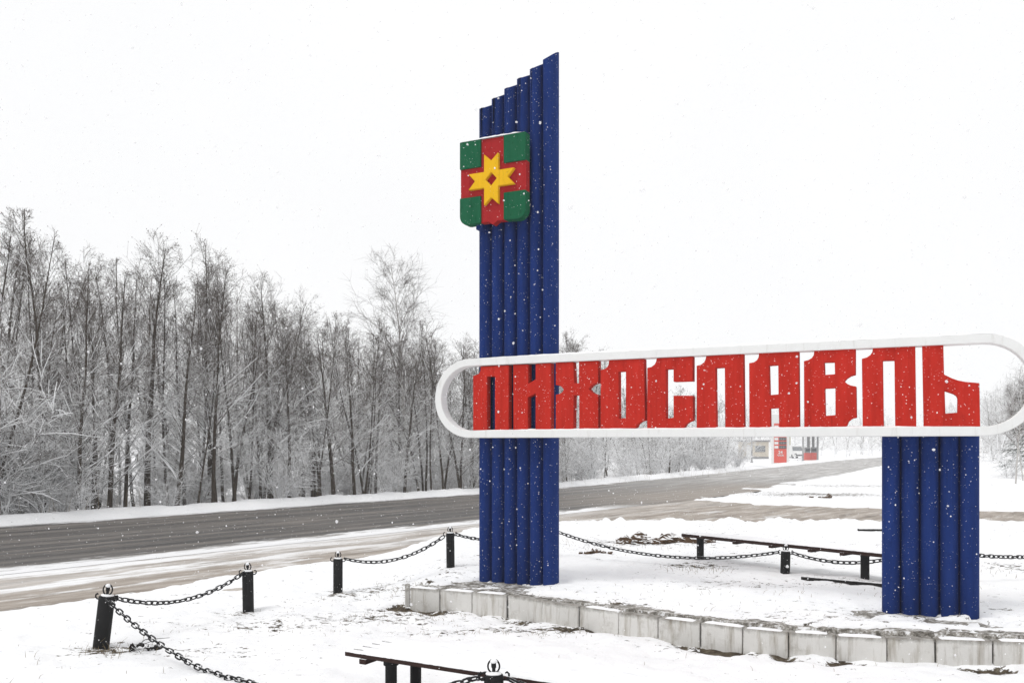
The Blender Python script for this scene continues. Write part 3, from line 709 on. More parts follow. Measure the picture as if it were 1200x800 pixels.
# ------------------------------------------------------------------ benches
def bench(a, b, depth, hgt, nsl, label, legs, brackets, name='bench', snow_h=0.03, lift=0.0, single=False):
    """a, b : front corners of the seat (x, y); legs/brackets : distances along the front"""
    a = Vector((*a, 0)); b = Vector((*b, 0)); d = (b-a); L = d.length; d.normalize(); ang = math.atan2(d.y, d.x)
    gz = hz(*(a.lerp(b, .5)).xy) + lift
    root = empty(name, (a.x, a.y, gz), ang); tag(root, label, 'bench')
    wv = depth/nsl
    for k in range(nsl):
        off = q.uniform(-.02, .02)
        pl = MB().box(off, L+off, k*wv + 0.006, (k+1)*wv - 0.006, hgt-(.046 if single else .032), hgt).build('slat', M['wood'], root, bevel=0.004)
        snow_line('snow_ridge', off+.002, L+off-.002, hgt, k*wv+0.007, (k+1)*wv-0.007, pl, snow_h, 90+k, 0.03)
    for s in brackets: MB().box(s-0.03, s+0.03, 0.0, depth-0.01, hgt-0.072, hgt-0.034).build('cross_batten', M['wood'], root, bevel=0.004)
    for s in legs:
        for y in ((depth*.5,) if single else (0.10, depth-0.10)):
            lr = .05 if single else .042; MB().lathe([(lr, -0.3), (lr, hgt-0.075), (0.055, hgt-0.074), (0.055, hgt-0.034)], 16, c=(s, y)).build('leg', M['black'], root, smooth=True, bevel=0.003)
    return root
zs_ = 0.36
A_ = at(404, 770, zs_+0.03); B_ = at(545, 792, zs_+0.03); dv = Vector(B_) - Vector(A_); dv.normalize()
bench(A_, Vector(A_) + dv*2.8, 0.50, 0.36, 5, 'dark red slatted bench covered with rows of snow, beside the plinth front', (0.34, 2.1), (0.16, 1.2, 2.3), snow_h=0.034)
zl_ = 0.26 + 0.36
A2 = at(797, 629, zl_); B2 = at(1036, 654, zl_); dv2 = (Vector(B2)-Vector(A2)).normalized()
bench(A2, Vector(A2) + dv2*3.3, 0.34, 0.35, 3, 'long narrow dark bench on thin legs behind the chain fence', (0.22, 2.62), (0.9, 1.45, 2.0, 2.42), snow_h=0.02, single=True)
g = on_ground(940, 678); g2 = on_ground(1040, 688); d = (g2-g).normalized()
bd = MB().box(0, 1.15, -0.05, 0.05, -0.02, 0.035, mat=Matrix.Rotation(math.atan2(d.y, d.x), 4, 'Z')).build('fallen_board', M['oldboard'], None, bevel=0.005)
bd.location = g; tag(bd, 'black wet board lying in the snow under the narrow bench', 'board')
g = on_ground(1006, 622); bd = MB().box(0, 0.75, -0.05, 0.05, -0.02, 0.045).build('fallen_plank', M['oldboard'], None, bevel=0.005)
bd.location = g; tag(bd, 'short dark plank on the snow bank behind the short column', 'board')
# heap of bare soil breaking through the snow bank
hp = on_ground(765, 634); mb = MB(); qq = random.Random(5)
for k in range(26):
    x = qq.gauss(0, 0.42); y = qq.gauss(0, 0.16); r = qq.uniform(0.05, 0.13)
    blob(mb, (x, y, hz(hp.x+x, hp.y+y) - hp.z + 0.02), (r*1.5, r, r*0.7), seed=k, sub=2, amp=0.4)
so = mb.build('soil_heap', M['soil'], None); so.location = hp; tag(so, 'heap of brown soil clods breaking through the snow bank', 'soil heap')
for nm, px, py, k, lab in (('clod', 697, 648, 7, 'small dark soil clod on the snow beside the tall column chain'), ('clod', 969, 583, 9, 'dark clump of weeds and soil by the road junction')):
    hp = on_ground(px, py); mb = MB(); qq = random.Random(k)
    for j in range(8): blob(mb, (qq.gauss(0, .12 if px < 900 else .25), qq.gauss(0, .05), 0.0), (qq.uniform(.03, .07)*(1 if px < 900 else 2.2),)*3, seed=j+k, sub=1, amp=0.4)
    o = mb.build(nm, M['soil'], None); o.location = hp; tag(o, lab, 'soil clod')
# dry grass and weeds poking through the snow
def blade(mb, x, y, z, h, lean, az, wd):
    dx, dy = math.cos(az), math.sin(az)
    p0 = (x, y, z-0.02); p1 = (x + dx*lean*.4*h, y + dy*lean*.4*h, z + h*.6); p2 = (x + dx*lean*h, y + dy*lean*h, z + h)
    mb.tube([p0, p1, p2], [wd, wd*.8, wd*.3], 3, cap=False)
mb = MB(); qq = random.Random(11)
def tufts(px, py, n, sp, h):
    c = on_ground(px, py); xs_ = [c.x + qq.gauss(0, sp[0]) for _ in range(n)]; ys_ = [c.y + qq.gauss(0, sp[1]) for _ in range(n)]
    zz = height(np.array(xs_), np.array(ys_))[0]
    for x, y, z in zip(xs_, ys_, zz): blade(mb, x, y, z, h*qq.uniform(.3, 1), qq.uniform(.1, 1.6), qq.uniform(0, 6.28), 0.0022)
for a in ((130, 764, 26, (.16, .12), .12), (500, 722, 60, (.5, .12), .05), (640, 745, 60, (.7, .1), .05), (440, 730, 60, (.8, .25), .035), (330, 738, 40, (.7, .25), .035), (818, 668, 50, (.25, .15), .08), (480, 694, 40, (.3, .2), .06),
          (880, 692, 50, (1.0, .3), .04), (1170, 672, 30, (.3, .3), .06), (150, 740, 10, (.8, .5), .04), (250, 770, 14, (1.2, .4), .04), (900, 700, 25, (1.5, .5), .04), (740, 640, 60, (.9, .4), .08), (60, 785, 8, (.8, .3), .06), (700, 770, 6, (.8, .2), .05), (1000, 785, 6, (.8, .2), .05), (430, 700, 30, (.4, .3), .05)): tufts(*a)
for k in range(420):                                   # weeds along the wood's edge
    t = qq.uniform(-14, 46); o_ = qq.uniform(4.6, 7.5); x = -9.1 + .64*t - .77*o_; y = 17.4 + .77*t + .64*o_
    blade(mb, x, y, hz(x, y), qq.uniform(.15, .6), qq.uniform(.05, .5), qq.uniform(0, 6.28), 0.004)
tag(mb.build('dry_grass', M['grass'], None), 'thin dry grass blades poking through the snow', 'grass', kind='stuff')
wd = on_ground(150, 762); mb = MB()
for k in range(7):
    az = qq.uniform(-.9, .6); L = qq.uniform(.15, .42); mb.tube([(0, 0, -.03), (math.cos(az)*L*.4, math.sin(az)*L*.4, L*.3*qq.uniform(.2, 1)), (math.cos(az)*L, math.sin(az)*L, qq.uniform(.0, .12))], [.006, .004, .002], 5)
for k in range(10): blob(mb, (qq.uniform(0, .3), qq.uniform(-.1, .1), qq.uniform(.0, .05)), (qq.uniform(.012, .035), .02, qq.uniform(.01, .03)), seed=k, sub=1, amp=.4)
o = mb.build('dead_weed', M['oldboard'], None); o.location = wd; tag(o, 'dead dark weed lying at the foot of the leaning bollard', 'weed')
# ------------------------------------------------------------------ trees
def rot_about(v, ax, a): return Matrix.Rotation(a, 3, ax) @ v
def limb(mb, q, p, d, L, r0, r1, nseg, sides, curl, wob, mi):
    pts = [p.copy()]; d = d.normalized(); rr = [r0]
    for i in range(nseg):
        d = (d + Vector((q.gauss(0, wob), q.gauss(0, wob), q.gauss(0, wob)*.6 + curl))).normalized()
        p = p + d*(L/nseg); pts.append(p.copy()); rr.append(r0 + (r1-r0)*((i+1)/nseg))
    mb.tube(pts, rr, sides, mi, cap=False); return pts, rr
def along(pts, t):
    k = t*(len(pts)-1); i = min(int(k), len(pts)-2); return pts[i].lerp(pts[i+1], k-i), (pts[i+1]-pts[i]).normalized()
def side_dir(q, d, up, az=None):
    """a direction leaving d at an angle of up radians"""
    o = d.orthogonal().normalized(); o = rot_about(o, d, q.uniform(0, 6.283) if az is None else az)
    return d*math.cos(up) + o*math.sin(up)
def octa(mb, p, r, mi):
    x, y, z = p; mb.add([(x+r,y,z),(x-r,y,z),(x,y+r,z),(x,y-r,z),(x,y,z+r*1.5),(x,y,z-r*1.5)], [(0,2,4),(2,1,4),(1,3,4),(3,0,4),(2,0,5),(1,2,5),(3,1,5),(0,3,5)], mi)
def snow_on(mb, pts, r, mi, q):
    sp = [p + Vector((0, 0, r*.9)) for p in pts]; mb.tube(sp, [r*q.uniform(.9, 1.25) if 0 < i < len(pts)-1 else r*.6 for i in range(len(pts))], 3, mi, cap=False)
def alder(seed, h=8.0, r=0.075, nb=60, ns=6, nt=4, cones=0.5, stems=1, first=0.16, spread=1.0, droop=0.0, tw=1.0, snowy=True):
    q = random.Random(seed); tr = MB(); cr = MB()
    for st in range(stems):
        lean = Vector((q.gauss(0, .05 + .07*(stems > 1)), q.gauss(0, .05 + .07*(stems > 1)), 1)); hh = h*(1 if st == 0 else q.uniform(.7, .95))
        base = Vector((q.uniform(-.12, .12), q.uniform(-.12, .12), -0.25)) if stems > 1 else Vector((0, 0, -0.25))
        tp, trr = limb(tr, q, base, lean, hh, r*q.uniform(.85, 1.1), 0.008, 12, 6, 0.012, 0.035, 0)
        for b in range(int(nb/stems**.5)):
            t = first + (0.97-first)*((b + q.random())/(nb/stems**.5))**.92; p, d = along(tp, t)
            L = hh*(0.075 + 0.15*(1-t)**.8 + 0.05*math.sin(math.pi*t))*q.uniform(.45, 1.3)*spread
            bd = side_dir(q, d, q.uniform(.65, 1.15) if t < .6 else q.uniform(.35, .85))
            br = 0.005 + 0.012*(1-t)*L/1.3
            bp_, _ = limb(cr, q, p, bd, L, br, 0.003, 4, 3, 0.06 - droop*(t > .3), 0.10, 0)
            if snowy and q.random() < 1.15 - t: snow_on(cr, bp_, max(.0062, br*.85), 3, q)
            for s in range(ns):
                tt = q.uniform(.2, 1.0); p2, d2 = along(bp_, tt); L2 = L*q.uniform(.22, .5)*(1.15-tt*.5)
                sp_, _ = limb(cr, q, p2, side_dir(q, d2, q.uniform(.4, 1.0)), L2, br*.5, 0.0022, 2, 3, 0.05 - 1.6*droop, 0.14, 1)
                if snowy and q.random() < 1.1 - 1.2*t: snow_on(cr, sp_, .0042, 3, q)
                for k in range(nt):
                    p3, d3 = along(sp_, q.uniform(.15, 1)); L3 = L2*q.uniform(.35, .8) + .05
                    tp3, _ = limb(cr, q, p3, side_dir(q, d3, q.uniform(.35, 1.0)), L3, 0.0030*tw, 0.0016*tw, 1 if droop == 0 else 2, 3, 0.03 - 3.2*droop, 0.12, 1)
                    if q.random() < cones*max(0, t-.35)*1.6: octa(cr, tp3[-1], q.uniform(.007, .014), 2)
    return tr, cr
def tree_thing(name, tr, cr, mt, mc, label, cat, group):
    root = empty(name); tag(root, label, cat, group)
    tr.build('trunk', mt, root, smooth=True); cr.build('crown', mc, root); return root
AG = 'bare alders in the roadside wood'
AL = 'bare leafless alder with thin snowy branches standing in the roadside wood'
alders = []
for k, (h, r, nb, st, sp_) in enumerate([(8.0, .075, 56, 1, .9), (8.3, .085, 60, 1, 1.05), (7.6, .06, 46, 1, .8), (8.2, .07, 66, 2, .9), (7.8, .05, 40, 1, .7), (8.0, .065, 64, 2, 1.0), (7.0, .042, 36, 1, .75)]):
    tr, cr_ = alder(100+k, h, r, nb, 6, 5, .5 if k not in (2, 4) else .15, st, first=(.12, .2, .25, .15, .3, .12, .2)[k], spread=sp_)
    alders.append(tree_thing('alder_tree', tr, cr_, M['trunk'], [M['bark'], M['twig'], M['cone'], M['snow']], AL, 'tree', AG))
HT = [max(v.co.z for ch in a.children for v in ch.data.vertices) for a in alders]
def shrub(seed, h, n, ns, nt, sr=.0062):
    q = random.Random(seed); tr = MB(); cr = MB()
    for i in range(n):
        az = q.uniform(0, 6.283); el = q.uniform(.15, .75); d = Vector((math.cos(az)*math.sin(el), math.sin(az)*math.sin(el), math.cos(el)))
        L = h*q.uniform(.5, 1.05); pts, _ = limb(tr, q, Vector((q.uniform(-.2, .2), q.uniform(-.2, .2), -.15)), d, L, .016, .005, 6, 4, -.02, .07, 0)
        for s in range(ns):
            t = q.uniform(.15, 1); p, dd_ = along(pts, t); L2 = L*q.uniform(.12, .34)
            sp_, _ = limb(cr, q, p, side_dir(q, dd_, q.uniform(.5, 1.25)), L2, .0065, .003, 3, 3, -.02, .13, 0)
            snow_on(cr, sp_, sr, 1, q)
            for k in range(nt):
                p3, d3 = along(sp_, q.uniform(.1, 1)); limb(cr, q, p3, side_dir(q, d3, q.uniform(.4, 1.1)), L2*q.uniform(.25, .6)+.05, .005, .0028, 2, 3, -.03, .15, 0)
    return tr, cr
shrubs = []
for k, (h, n, ns, nt) in enumerate([(3.2, 12, 14, 6), (2.6, 14, 12, 6), (3.8, 10, 16, 7)]):
    tr, cr_ = shrub(300+k, h, n, ns, nt)
    shrubs.append(tree_thing('shrub', tr, cr_, M['shrub'], [M['shrub'], M['snow']], 'bare shrub whose twigs are loaded with snow, under the roadside alders', 'shrub', 'snow laden shrubs in the roadside wood'))
RA = np.array(ROADL); RS = np.concatenate([[0], np.cumsum(np.hypot(*np.diff(RA, axis=0).T))])
S9 = float(RS[int(np.argmin(np.hypot(RA[:, 0]+9.1, RA[:, 1]-17.4)))])
def road_pt(t, off):
    s = S9 + t; x = np.interp(s, RS, RA[:, 0]); y = np.interp(s, RS, RA[:, 1]); x2 = np.interp(s+1, RS, RA[:, 0]); y2 = np.interp(s+1, RS, RA[:, 1])
    d = np.array([x2-x, y2-y]); d /= np.linalg.norm(d); return float(x - d[1]*off), float(y + d[0]*off)
SKX = [-400, 0, 30, 70, 110, 175, 210, 245, 285, 320, 345, 400, 430, 520, 560, 650, 800, 900, 1000]
SKY = [250, 250, 240, 285, 308, 278, 318, 288, 315, 328, 352, 362, 372, 385, 396, 386, 446, 466, 480]
used = {}
def place(protos, key, i, x, y, sc, rz, tilt=0.03, zoff=0.0, label=None, group=None, q=rnd):
    o = protos[i]
    if used.get((key, i)): o = copy_tree(protos[i])
    used[(key, i)] = True
    o.location = (x, y, hz(x, y) + zoff); o.scale = (sc[0], sc[0], sc[1]); o.rotation_euler = (q.gauss(0, tilt), q.gauss(0, tilt), rz)
    if label: o['label'] = label
    if group: o['group'] = group
    return o
q = random.Random(21)
cnt = 0; tries = 0; taken = []
def free(x, y, dmin):
    for a, b in taken:
        if (a-x)**2 + (b-y)**2 < dmin*dmin: return False
    taken.append((x, y)); return True
KL = ['tall straight alder with full crown', 'wide crowned alder with stout trunk', 'thin alder with high open crown', 'alder with two dark stems', 'slim alder, branchless low down', 'broad alder forking near the ground', 'young slender alder']
ZL = ['bare %s at the road edge of the wood', 'bare %s deeper inside the wood', 'bare %s in the wood further along the road']
def plant(t, off, vary=(.80, 1.02), i=None, skyk=1.0):
    x, y = road_pt(t, off)
    if y < 3 or not free(x, y, 0.38): return False
    px = CX + F*x/y; want = (HY - np.interp(px, SKX, SKY))*y/F*1.03 + HC + 0.35
    i = q.randrange(len(alders)) if i is None else i
    hgt = min(15, want*q.uniform(*vary)); k = hgt/HT[i]
    zone = 2 if t > 25 else (0 if off < 8.0 else 1)
    lab = ZL[zone] % KL[i]
    place(alders, 'a', i, x, y, (max(.8, min(1.35, k))*q.uniform(.85, 1.15), k), q.uniform(0, 6.28), 0.03, label=lab, group=lab.replace('bare ', 'bare alders: '), q=q); return True
for k in range(92): plant(q.uniform(-9, 25), 5.5 + 3.0*q.random()**1.6, (.74, 1.0))
for k in range(84): plant(q.uniform(-14, 30), q.uniform(8.5, 18), (.72, 1.0))
for k in range(56): plant(q.uniform(25, 58), 6.5 + 10*q.random()**1.3, (.6, 1.0))
for k, px_ in enumerate((22, 48, 172, 246, 318)):      # the tall ones that make the skyline
    for t in np.arange(-12, 26, 0.05):
        x, y = road_pt(t, 7.4)
        if y > 3 and abs(CX + F*x/y - px_) < 1.5: plant(t, 7.4, (1.0, 1.03), [0, 4, 1, 0, 1][k]); break
SL = ['bare arching shrub loaded with snow %s', 'low dense shrub loaded with snow %s', 'tall loose shrub loaded with snow %s']
for k in range(92):
    x, y = road_pt(q.uniform(-12, 26), 5.2 + 9*q.random()**1.2); s = q.uniform(.35, .85)
    i = q.randrange(3); lab = SL[i] % 'under the roadside alders'; place(shrubs, 's', i, x, y, (s, s), q.uniform(0, 6.28), 0.05, label=lab, group=lab, q=q)
for k in range(46):
    x, y = road_pt(q.uniform(24, 60), 5.4 + 6*q.random()**1.4); s = q.uniform(.7, 1.35)
    i = q.randrange(3); lab = SL[i] % 'beside the road towards the filling station'; place(shrubs, 's', i, x, y, (s, s), q.uniform(0, 6.28), 0.05, label=lab, group=lab, q=q)
for k in range(64):
    i = q.randrange(3); x, y = road_pt(q.uniform(-12, 26), q.uniform(7.5, 17)); s = q.uniform(.45, .85); lab = SL[i] % 'deep between the alder trunks'
    place(shrubs, 's', i, x, y, (s, s), q.uniform(0, 6.28), 0.05, label=lab, group=lab, q=q)
tr, cr_ = shrub(340, 4.2, 13, 20, 7, .0105)
thick = [tree_thing('thicket_shrub', tr, cr_, M['shrub'], [M['shrub'], M['snow']], 'big white shrub clump bent under snow, at the dense end of the wood', 'shrub', 'big snow laden shrubs')]
for px_, off, sc_ in ((-22, 6.6, 1.15), (4, 6.0, 1.0), (28, 6.8, 1.05), (50, 6.1, .8), (75, 6.9, .7)):
    for t in np.arange(-14, 26, 0.05):
        x, y = road_pt(t, off)
        if y > 3 and abs(CX + F*x/y - px_) < 1.5: place(thick, 't', 0, x, y, (sc_, sc_), q.uniform(0, 6.28), 0.03, q=q); break
# the tall birch above the alders, and the one beyond the short column
tr, cr_ = alder(501, 10.0, .085, 66, 8, 5, 0, 1, first=.34, spread=1.25, droop=.04, tw=1.0)
bt = tree_thing('birch_tree', tr, cr_, M['birch'], [M['btwig'], M['btwig'], M['cone'], M['snow']], 'tall birch with drooping fine twigs rising above the roadside alders', 'tree', None)
bx_, by_ = road_pt(20.5, 9.5)
for t in np.arange(10, 30, .05):
    x, y = road_pt(t, 9.0)
    if abs(CX + F*x/y - 478) < 1.5: bx_, by_ = x, y; break
BH = max(v.co.z for ch in bt.children for v in ch.data.vertices); k = ((HY-284)*by_/F + HC + .3)/BH; bt.location = (bx_, by_, hz(bx_, by_)); bt.scale = (k*1.05, k*1.05, k)
g = on_ground(1190, 566); b2 = copy_tree(bt); k = ((HY-424)*g.y/F + HC)/BH; b2.location = g; b2.scale = (k*.9, k*.9, k); b2.rotation_euler = (0, 0.02, 2)
b2['label'] = 'slender pale birch standing alone in the snow beyond the short column'
g = on_ground(1199, 563); b3 = copy_tree(bt); k = ((HY-440)*g.y/F + HC)/BH; b3.location = g; b3.scale = (k*.8, k*.8, k); b3.rotation_euler = (0.03, -0.03, 4)
b3['label'] = 'smaller leaning birch next to the lone birch in the snow'
g = on_ground(1183, 560); s3 = copy_tree(shrubs[1]); s3.location = g; s3.scale = (.8, .8, .7); s3['label'] = 'small bare bush at the foot of the lone birch'; s3['group'] = ''; del s3['group']
def spruce(seed, h):
    q = random.Random(seed); tr = MB(); cr = MB()
    tr.tube([(0, 0, -.2), (0, 0, h*.5), (0, 0, h)], [.13, .07, .01], 6)
    for b in range(130):
        t = .08 + .9*(b/130); L = (1-t)*h*.27*q.uniform(.8, 1.15) + .08; az = b*2.4 + q.uniform(-.3, .3); p = Vector((0, 0, h*t))
        d = Vector((math.cos(az), math.sin(az), -.15)); pts, _ = limb(cr, q, p, d, L, .015, .004, 4, 3, .03, .04, 0)
        for s in range(int(10 + 16*L)):
            p2, d2 = along(pts, q.uniform(.1, 1)); limb(cr, q, p2, side_dir(q, d2, q.uniform(.5, 1)) + Vector((0, 0, -.25)), .12 + .25*L*q.random(), .018, .006, 1, 3, -.1, .1, 0)
    return tr, cr
tr, cr_ = spruce(9, 8.5)
sp0 = tree_thing('spruce_tree', tr, cr_, M['trunk'], [M['needle']], 'dark snowy spruce standing behind the lone birch', 'tree', None)
sp0.location = (31.2, 50.5, 0); sp0.scale = (1.1, 1.1, .9)
# far woods: one hazy mass each
def low_proto(seed, h, nb, droop=0.0):
    tr, cr_ = alder(seed, h, .09, nb, 4, 2, 0, 1, .12, 1.1, droop, 2.0, False); b = MB(); b.v = list(tr.v); b.f = list(tr.f); b.m = [0]*len(tr.f)
    o = len(b.v); b.v += cr_.v; b.f += [tuple(i+o for i in f) for f in cr_.f]; b.m += [1]*len(cr_.f)
    tri = []; 
    for f in b.f:
        for j in range(1, len(f)-1): tri.append((f[0], f[j], f[j+1]))
    return np.array([tuple(v) for v in b.v]), np.array(tri)
LOW = [low_proto(700+k, 9, 26) for k in range(4)]
def far_proto(seed):
    tr, cr_ = alder(seed, 9, .11, 26, 5, 1, 0, 1, .06, 1.3, 0, 5.0, False); vs = list(tr.v); fs = list(tr.f); o = len(vs); vs += cr_.v; fs += [tuple(i+o for i in f) for f in cr_.f]
    return np.array([tuple(v) for v in vs]), np.array([(f[0], f[j], f[j+1]) for f in fs for j in range(1, len(f)-1)])
FARP = [far_proto(800+k) for k in range(4)]
def wood(name, spots, label, seed, LOW=LOW, mw=None):
    q = np.random.RandomState(seed); V = []; T = []; o = 0
    for x, y, h in spots:
        v, t = LOW[q.randint(len(LOW))]; a = q.uniform(0, 6.28); k = h/9; kk = k*q.uniform(.9, 1.4)
        V.append(np.stack([(v[:, 0]*math.cos(a) - v[:, 1]*math.sin(a))*kk + x, (v[:, 0]*math.sin(a) + v[:, 1]*math.cos(a))*kk + y, v[:, 2]*k - .2], -1)); T.append(t + o); o += len(v)
    V = np.concatenate(V); T = np.concatenate(T).astype(np.int32)
    me = bpy.data.meshes.new(name); me.vertices.add(len(V)); me.vertices.foreach_set('co', V.ravel())
    me.loops.add(T.size); me.loops.foreach_set('vertex_index', T.ravel()); me.polygons.add(len(T)); me.polygons.foreach_set('loop_start', np.arange(0, T.size, 3, dtype=np.int32))
    me.update(calc_edges=True); return tag(link(name, me, mw or M['twig']), label, 'wood', kind='stuff')
q = random.Random(77); sp_ = []
for k in range(95):
    t = q.uniform(-20, 60); off = q.uniform(17, 34); x, y = road_pt(t, off)
    if y < 6: continue
    px = CX + F*x/y; sp_.append((x, y, min(15, ((HY - np.interp(px, SKX, SKY))*y/F + HC)*q.uniform(.65, .93))))
wood('wood_interior', sp_, 'deeper bare trees massed behind the roadside alders', 5)
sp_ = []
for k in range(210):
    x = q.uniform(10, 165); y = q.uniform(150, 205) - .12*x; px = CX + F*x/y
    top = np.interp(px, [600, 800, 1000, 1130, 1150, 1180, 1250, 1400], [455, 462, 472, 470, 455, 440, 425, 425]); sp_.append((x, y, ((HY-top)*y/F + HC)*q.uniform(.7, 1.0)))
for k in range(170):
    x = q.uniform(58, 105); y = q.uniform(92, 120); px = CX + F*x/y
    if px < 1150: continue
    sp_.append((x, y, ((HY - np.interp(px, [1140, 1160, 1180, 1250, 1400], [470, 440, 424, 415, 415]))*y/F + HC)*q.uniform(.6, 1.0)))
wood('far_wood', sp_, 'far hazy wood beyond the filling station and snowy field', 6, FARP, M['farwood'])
# ------------------------------------------------------------------ filling station far up the road
M['sred'] = mat('sign_red', (0.66, 0.085, 0.06), .5, .3); M['sdark'] = mat('display_black', (0.02, 0.02, 0.025), .4, .4); M['beige'] = paint('haze_paled_beige', (0.60, 0.54, 0.45), .8, .2, .08, 0)  # kiosk beige is lightened to stand in for haze
M['grey'] = paint('grey_steel', (0.24, 0.24, 0.245), .5, .4, .1, 0); M['glass'] = mat('haze_paled_glass', (0.16, 0.17, 0.18), .1, .5); M['ypole'] = paint('pale_yellow_pole', (0.36, 0.33, 0.17), .6, .3, .1, 0)  # glass colour is lifted too, haze fade painted into the window
X, Y = at(914.5, 543); pyl = empty('price_pylon', (X, Y, hz(X, Y)), -0.22); tag(pyl, 'white price pylon with red panel reading 24 at the filling station entrance', 'price sign')
MB().box(-.86, .86, 0, .3, -.2, 4.9).build('frame', M['white'], pyl, bevel=.03)
MB().box(-.60, .58, -.03, .0, .12, 1.46).build('red_panel', M['sred'], pyl)
MB().box(-.60, .58, -.028, .0, 1.47, 4.0).build('price_panel', M['sred'], pyl)
for k in range(6):
    MB().box(-.13, .56, -.05, -.03, 1.52+.4*k, 1.81+.4*k).build('price_display', M['sdark'], pyl)
    for j in range(4): MB().box(-.08+.155*j, -.08+.155*j+.09, -.055, -.049, 1.57+.4*k, 1.76+.4*k).build('digit', M['grey'], pyl)
    MB().box(-.56, -.2, -.05, -.03, 1.54+.4*k, 1.79+.4*k).build('fuel_plate', M['white'], pyl)
for s, size, z in (('24', .42, 1.02), ('ЧАСА', .22, .78)):
    o = link('lettering', text_mesh(s, size, 'lettering'), M['white'], pyl); o.rotation_euler = (R(90), 0, 0); o.location = (0, -.045, z)
snow_line('snow_ridge', -.84, .84, 4.9, .02, .28, pyl, .1, 8, .1)
cano = empty('filling_station_canopy', (41.2, 114, hz(41.2, 114))); tag(cano, 'flat filling station canopy on grey steel posts beside the road', 'canopy')
for px, y, r in ((941, 112.5, .10), (947.2, 118.5, .19), (953, 118.5, .19), (958.2, 112.5, .12)):
    x = (px-CX)/F*y; MB().lathe([(r*1.6, -.3), (r*1.6, .12), (r, .2), (r, 4.1)], 12, c=(x-41.2, y-114)).build('post', M['grey'], cano, smooth=True)
MB().box(-3.4, 3.0, -2.6, 6.0, 4.1, 4.55).build('roof', M['white'], cano, bevel=.04)
def pump():
    r = empty('fuel_pump'); MB().box(-.42, .42, -.25, .25, -.1, 1.0).build('cabinet', M['sred'], r, bevel=.04)
    MB().box(-.36, .36, -.2, .2, 1.0, 1.75).build('head', M['grey'], r, bevel=.04); MB().box(-.28, .28, -.215, -.19, 1.2, 1.55).build('display', M['sdark'], r)
    MB().tube([(.4, -.1, 1.4), (.56, -.1, 1.2), (.58, -.1, .7), (.46, -.1, .4)], .025, 6).build('hose', M['sdark'], r); return r
p1 = pump(); tag(p1, 'red and grey fuel pump under the filling station canopy', 'fuel pump', 'fuel pumps under the canopy'); p2 = copy_tree(p1)
for p_, px in ((p1, 946), (p2, 953.6)): p_.location = ((px-CX)/F*115.5, 115.5, hz((px-CX)/F*115.5, 115.5))
ko = empty('kiosk', (36.2, 126, hz(36.2, 126))); tag(ko, 'beige flat roofed kiosk behind the price pylon', 'kiosk')
MB().box(-2.0, 1.7, 0, 3, -.3, 2.5).build('wall', M['beige'], ko); MB().box(-2.2, 1.9, -.2, 3.2, 2.5, 2.75).build('roof', M['grey'], ko, bevel=.03)
MB().box(-1.6, -.7, -.03, .0, 0, 2.0).build('door', M['white'], ko); MB().box(-.3, 1.2, -.03, .0, 1.0, 1.9).build('window', M['glass'], ko); MB().box(-2.01, 1.71, -.02, .0, -.3, .3).build('base_course', M['grey'], ko)
snow_line('snow_ridge', -2.15, 1.85, 2.75, -.15, 3.1, ko, .12, 9, .2)
for px, y, h, m_, lab in ((881, 101, 3.6, 'grey', 'thin grey pole in the snow by the beige kiosk'), (925.8, 136, 3.9, 'ypole', 'thin pale yellow pole between price pylon and canopy')):
    x = (px-CX)/F*y; r = empty('pole', (x, y, hz(x, y))); tag(r, lab, 'pole'); MB().lathe([(.09, -.3), (.075, h)], 10).build('shaft', M[m_], r, smooth=True); MB().lathe([(.17, -.3), (.17, .1), (.1, .16)], 10).build('foot', M['grey'], r, smooth=True)
vx, vy = (937-CX)/F*130, 130.0; van = empty('parked_van', (vx, vy, hz(vx, vy)), 0.0); tag(van, 'white snow covered van parked behind the canopy posts', 'van')
pr = [(-.1, .3), (-.1, .75), (.05, .95), (.75, 1.12), (1.35, 1.85), (1.6, 1.95), (4.4, 1.95), (4.55, 1.8), (4.6, .35)]
mb = MB(); n = len(pr); vs = [(sx*(.92 if z < 1.2 else .82), y, z) for sx in (-1, 1) for y, z in pr]
mb.add(vs, [tuple(range(n)), tuple(reversed(range(n, 2*n)))] + [(i, (i+1) % n + 0, n + (i+1) % n, n + i) for i in range(n)]); mb.build('body', M['white'], van, bevel=.05)
MB().add([(-.78, .80, 1.18), (.78, .80, 1.18), (.72, 1.30, 1.80), (-.72, 1.30, 1.80)], [(0, 1, 2, 3)]).build('windscreen', M['glass'], van)
for v in van.children[-1].data.vertices: v.co.y -= .02
for sx in (-1, 1):
    MB().box(sx*.62-.16, sx*.62+.16, -.13, -.09, .62, .8).build('headlight', M['grey'], van)
    for y in (.75, 3.7):
        MB().tube([(sx*.70, y, .32), (sx*.93, y, .32)], .32, 16).build('wheel', M['sdark'], van)
MB().box(-.6, .6, -.12, -.09, .42, .58).build('grille', M['sdark'], van)
snow_line('snow_ridge', -.78, .78, 1.95, 1.5, 4.4, van, .12, 12, .15)
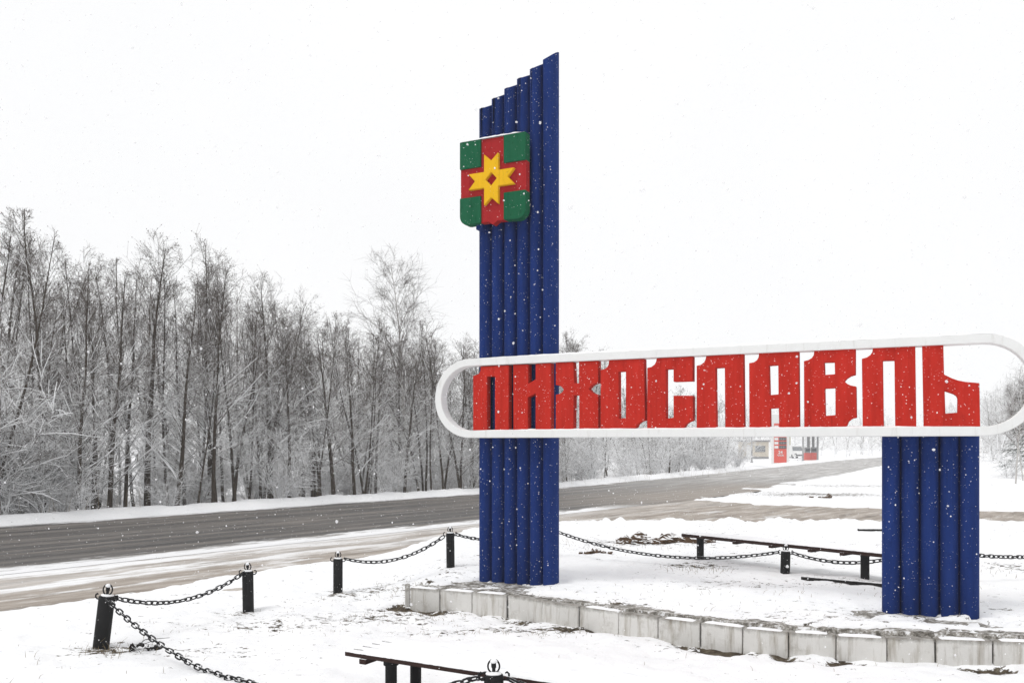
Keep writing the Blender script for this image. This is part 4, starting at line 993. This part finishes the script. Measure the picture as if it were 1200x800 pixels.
# ------------------------------------------------------------------ air: haze and falling snow
HZ = 0.0014
hm = bpy.data.materials.new('haze'); hm.use_nodes = True; hn = hm.node_tree.nodes; hn.clear()
ho = hn.new('ShaderNodeOutputMaterial'); pv = hn.new('ShaderNodeVolumePrincipled'); pv.inputs['Color'].default_value = (.97, .975, .985, 1); pv.inputs['Density'].default_value = HZ
hm.node_tree.links.new(pv.outputs[0], ho.inputs['Volume'])
tag(MB().box(-300, 300, -75, 305, -1.5, 17).build('haze', hm), 'pale snowy haze filling the air', 'haze', kind='stuff')
qn = np.random.RandomState(4); N = 100000
pp = np.stack([qn.uniform(-15, 15, N), qn.uniform(-2, 24, N), qn.uniform(.05, 9.5, N)], -1)
pp = pp[np.linalg.norm(pp - np.array([0, 0, HC]), axis=1) > 2.6]
gzz = height(pp[:, 0], pp[:, 1])[0]; pp = pp[pp[:, 2] > gzz + .04]; N = len(pp)
sz = np.clip(np.exp(qn.normal(math.log(.0028), .5, N)), .0012, .011)
def flakes(pts, size, base, faces):
    n, k = len(pts), len(base); st = qn.uniform(.75, 1.25, (n, 1, 3))
    v = pts[:, None, :] + base[None]*size[:, None, None]*st*qn.uniform(.75, 1.2, (n, k, 1)); return v.reshape(-1, 3), (faces[None] + k*np.arange(n)[:, None, None]).reshape(-1, 3)
oc = np.array([(1,0,0),(-1,0,0),(0,1,0),(0,-1,0),(0,0,1.1),(0,0,-1.1)], float); of = np.array([(0,2,4),(2,1,4),(1,3,4),(3,0,4),(2,0,5),(1,2,5),(3,1,5),(0,3,5)])
bm = bmesh.new(); bmesh.ops.create_icosphere(bm, subdivisions=1, radius=1); ic = np.array([tuple(v.co) for v in bm.verts]); icf = np.array([[v.index for v in f.verts] for f in bm.faces]); bm.free()
big = (sz > .0058) | (np.linalg.norm(pp - np.array([0, 0, HC]), axis=1) < 4.0)
v1, t1 = flakes(pp[~big], sz[~big], oc, of); v2, t2 = flakes(pp[big], sz[big], ic, icf)
V = np.concatenate([v1, v2]); T = np.concatenate([t1, t2 + len(v1)]).astype(np.int32); NT1 = len(t1)
me = bpy.data.meshes.new('falling_snow'); me.vertices.add(len(V)); me.vertices.foreach_set('co', V.ravel()); me.loops.add(T.size); me.loops.foreach_set('vertex_index', T.ravel())
me.polygons.add(len(T)); me.polygons.foreach_set('loop_start', np.arange(0, T.size, 3, dtype=np.int32)); me.polygons.foreach_set('use_smooth', np.ones(len(T), bool)); me.update(calc_edges=True)
M['flake'] = mat('snowflake', (.9, .9, .91), .8, .1)
M['clump'] = mat('loose_snow_clump', (.9, .9, .91), .8, .05); M['clump'].node_tree.nodes['Principled BSDF'].inputs['Alpha'].default_value = .5
me.polygons.foreach_set('material_index', np.concatenate([np.zeros(NT1, np.int32), np.ones(len(T)-NT1, np.int32)]))
tag(link('falling_snow', me, [M['flake'], M['clump']]), 'small white snowflakes falling through the air', 'snow', kind='stuff')
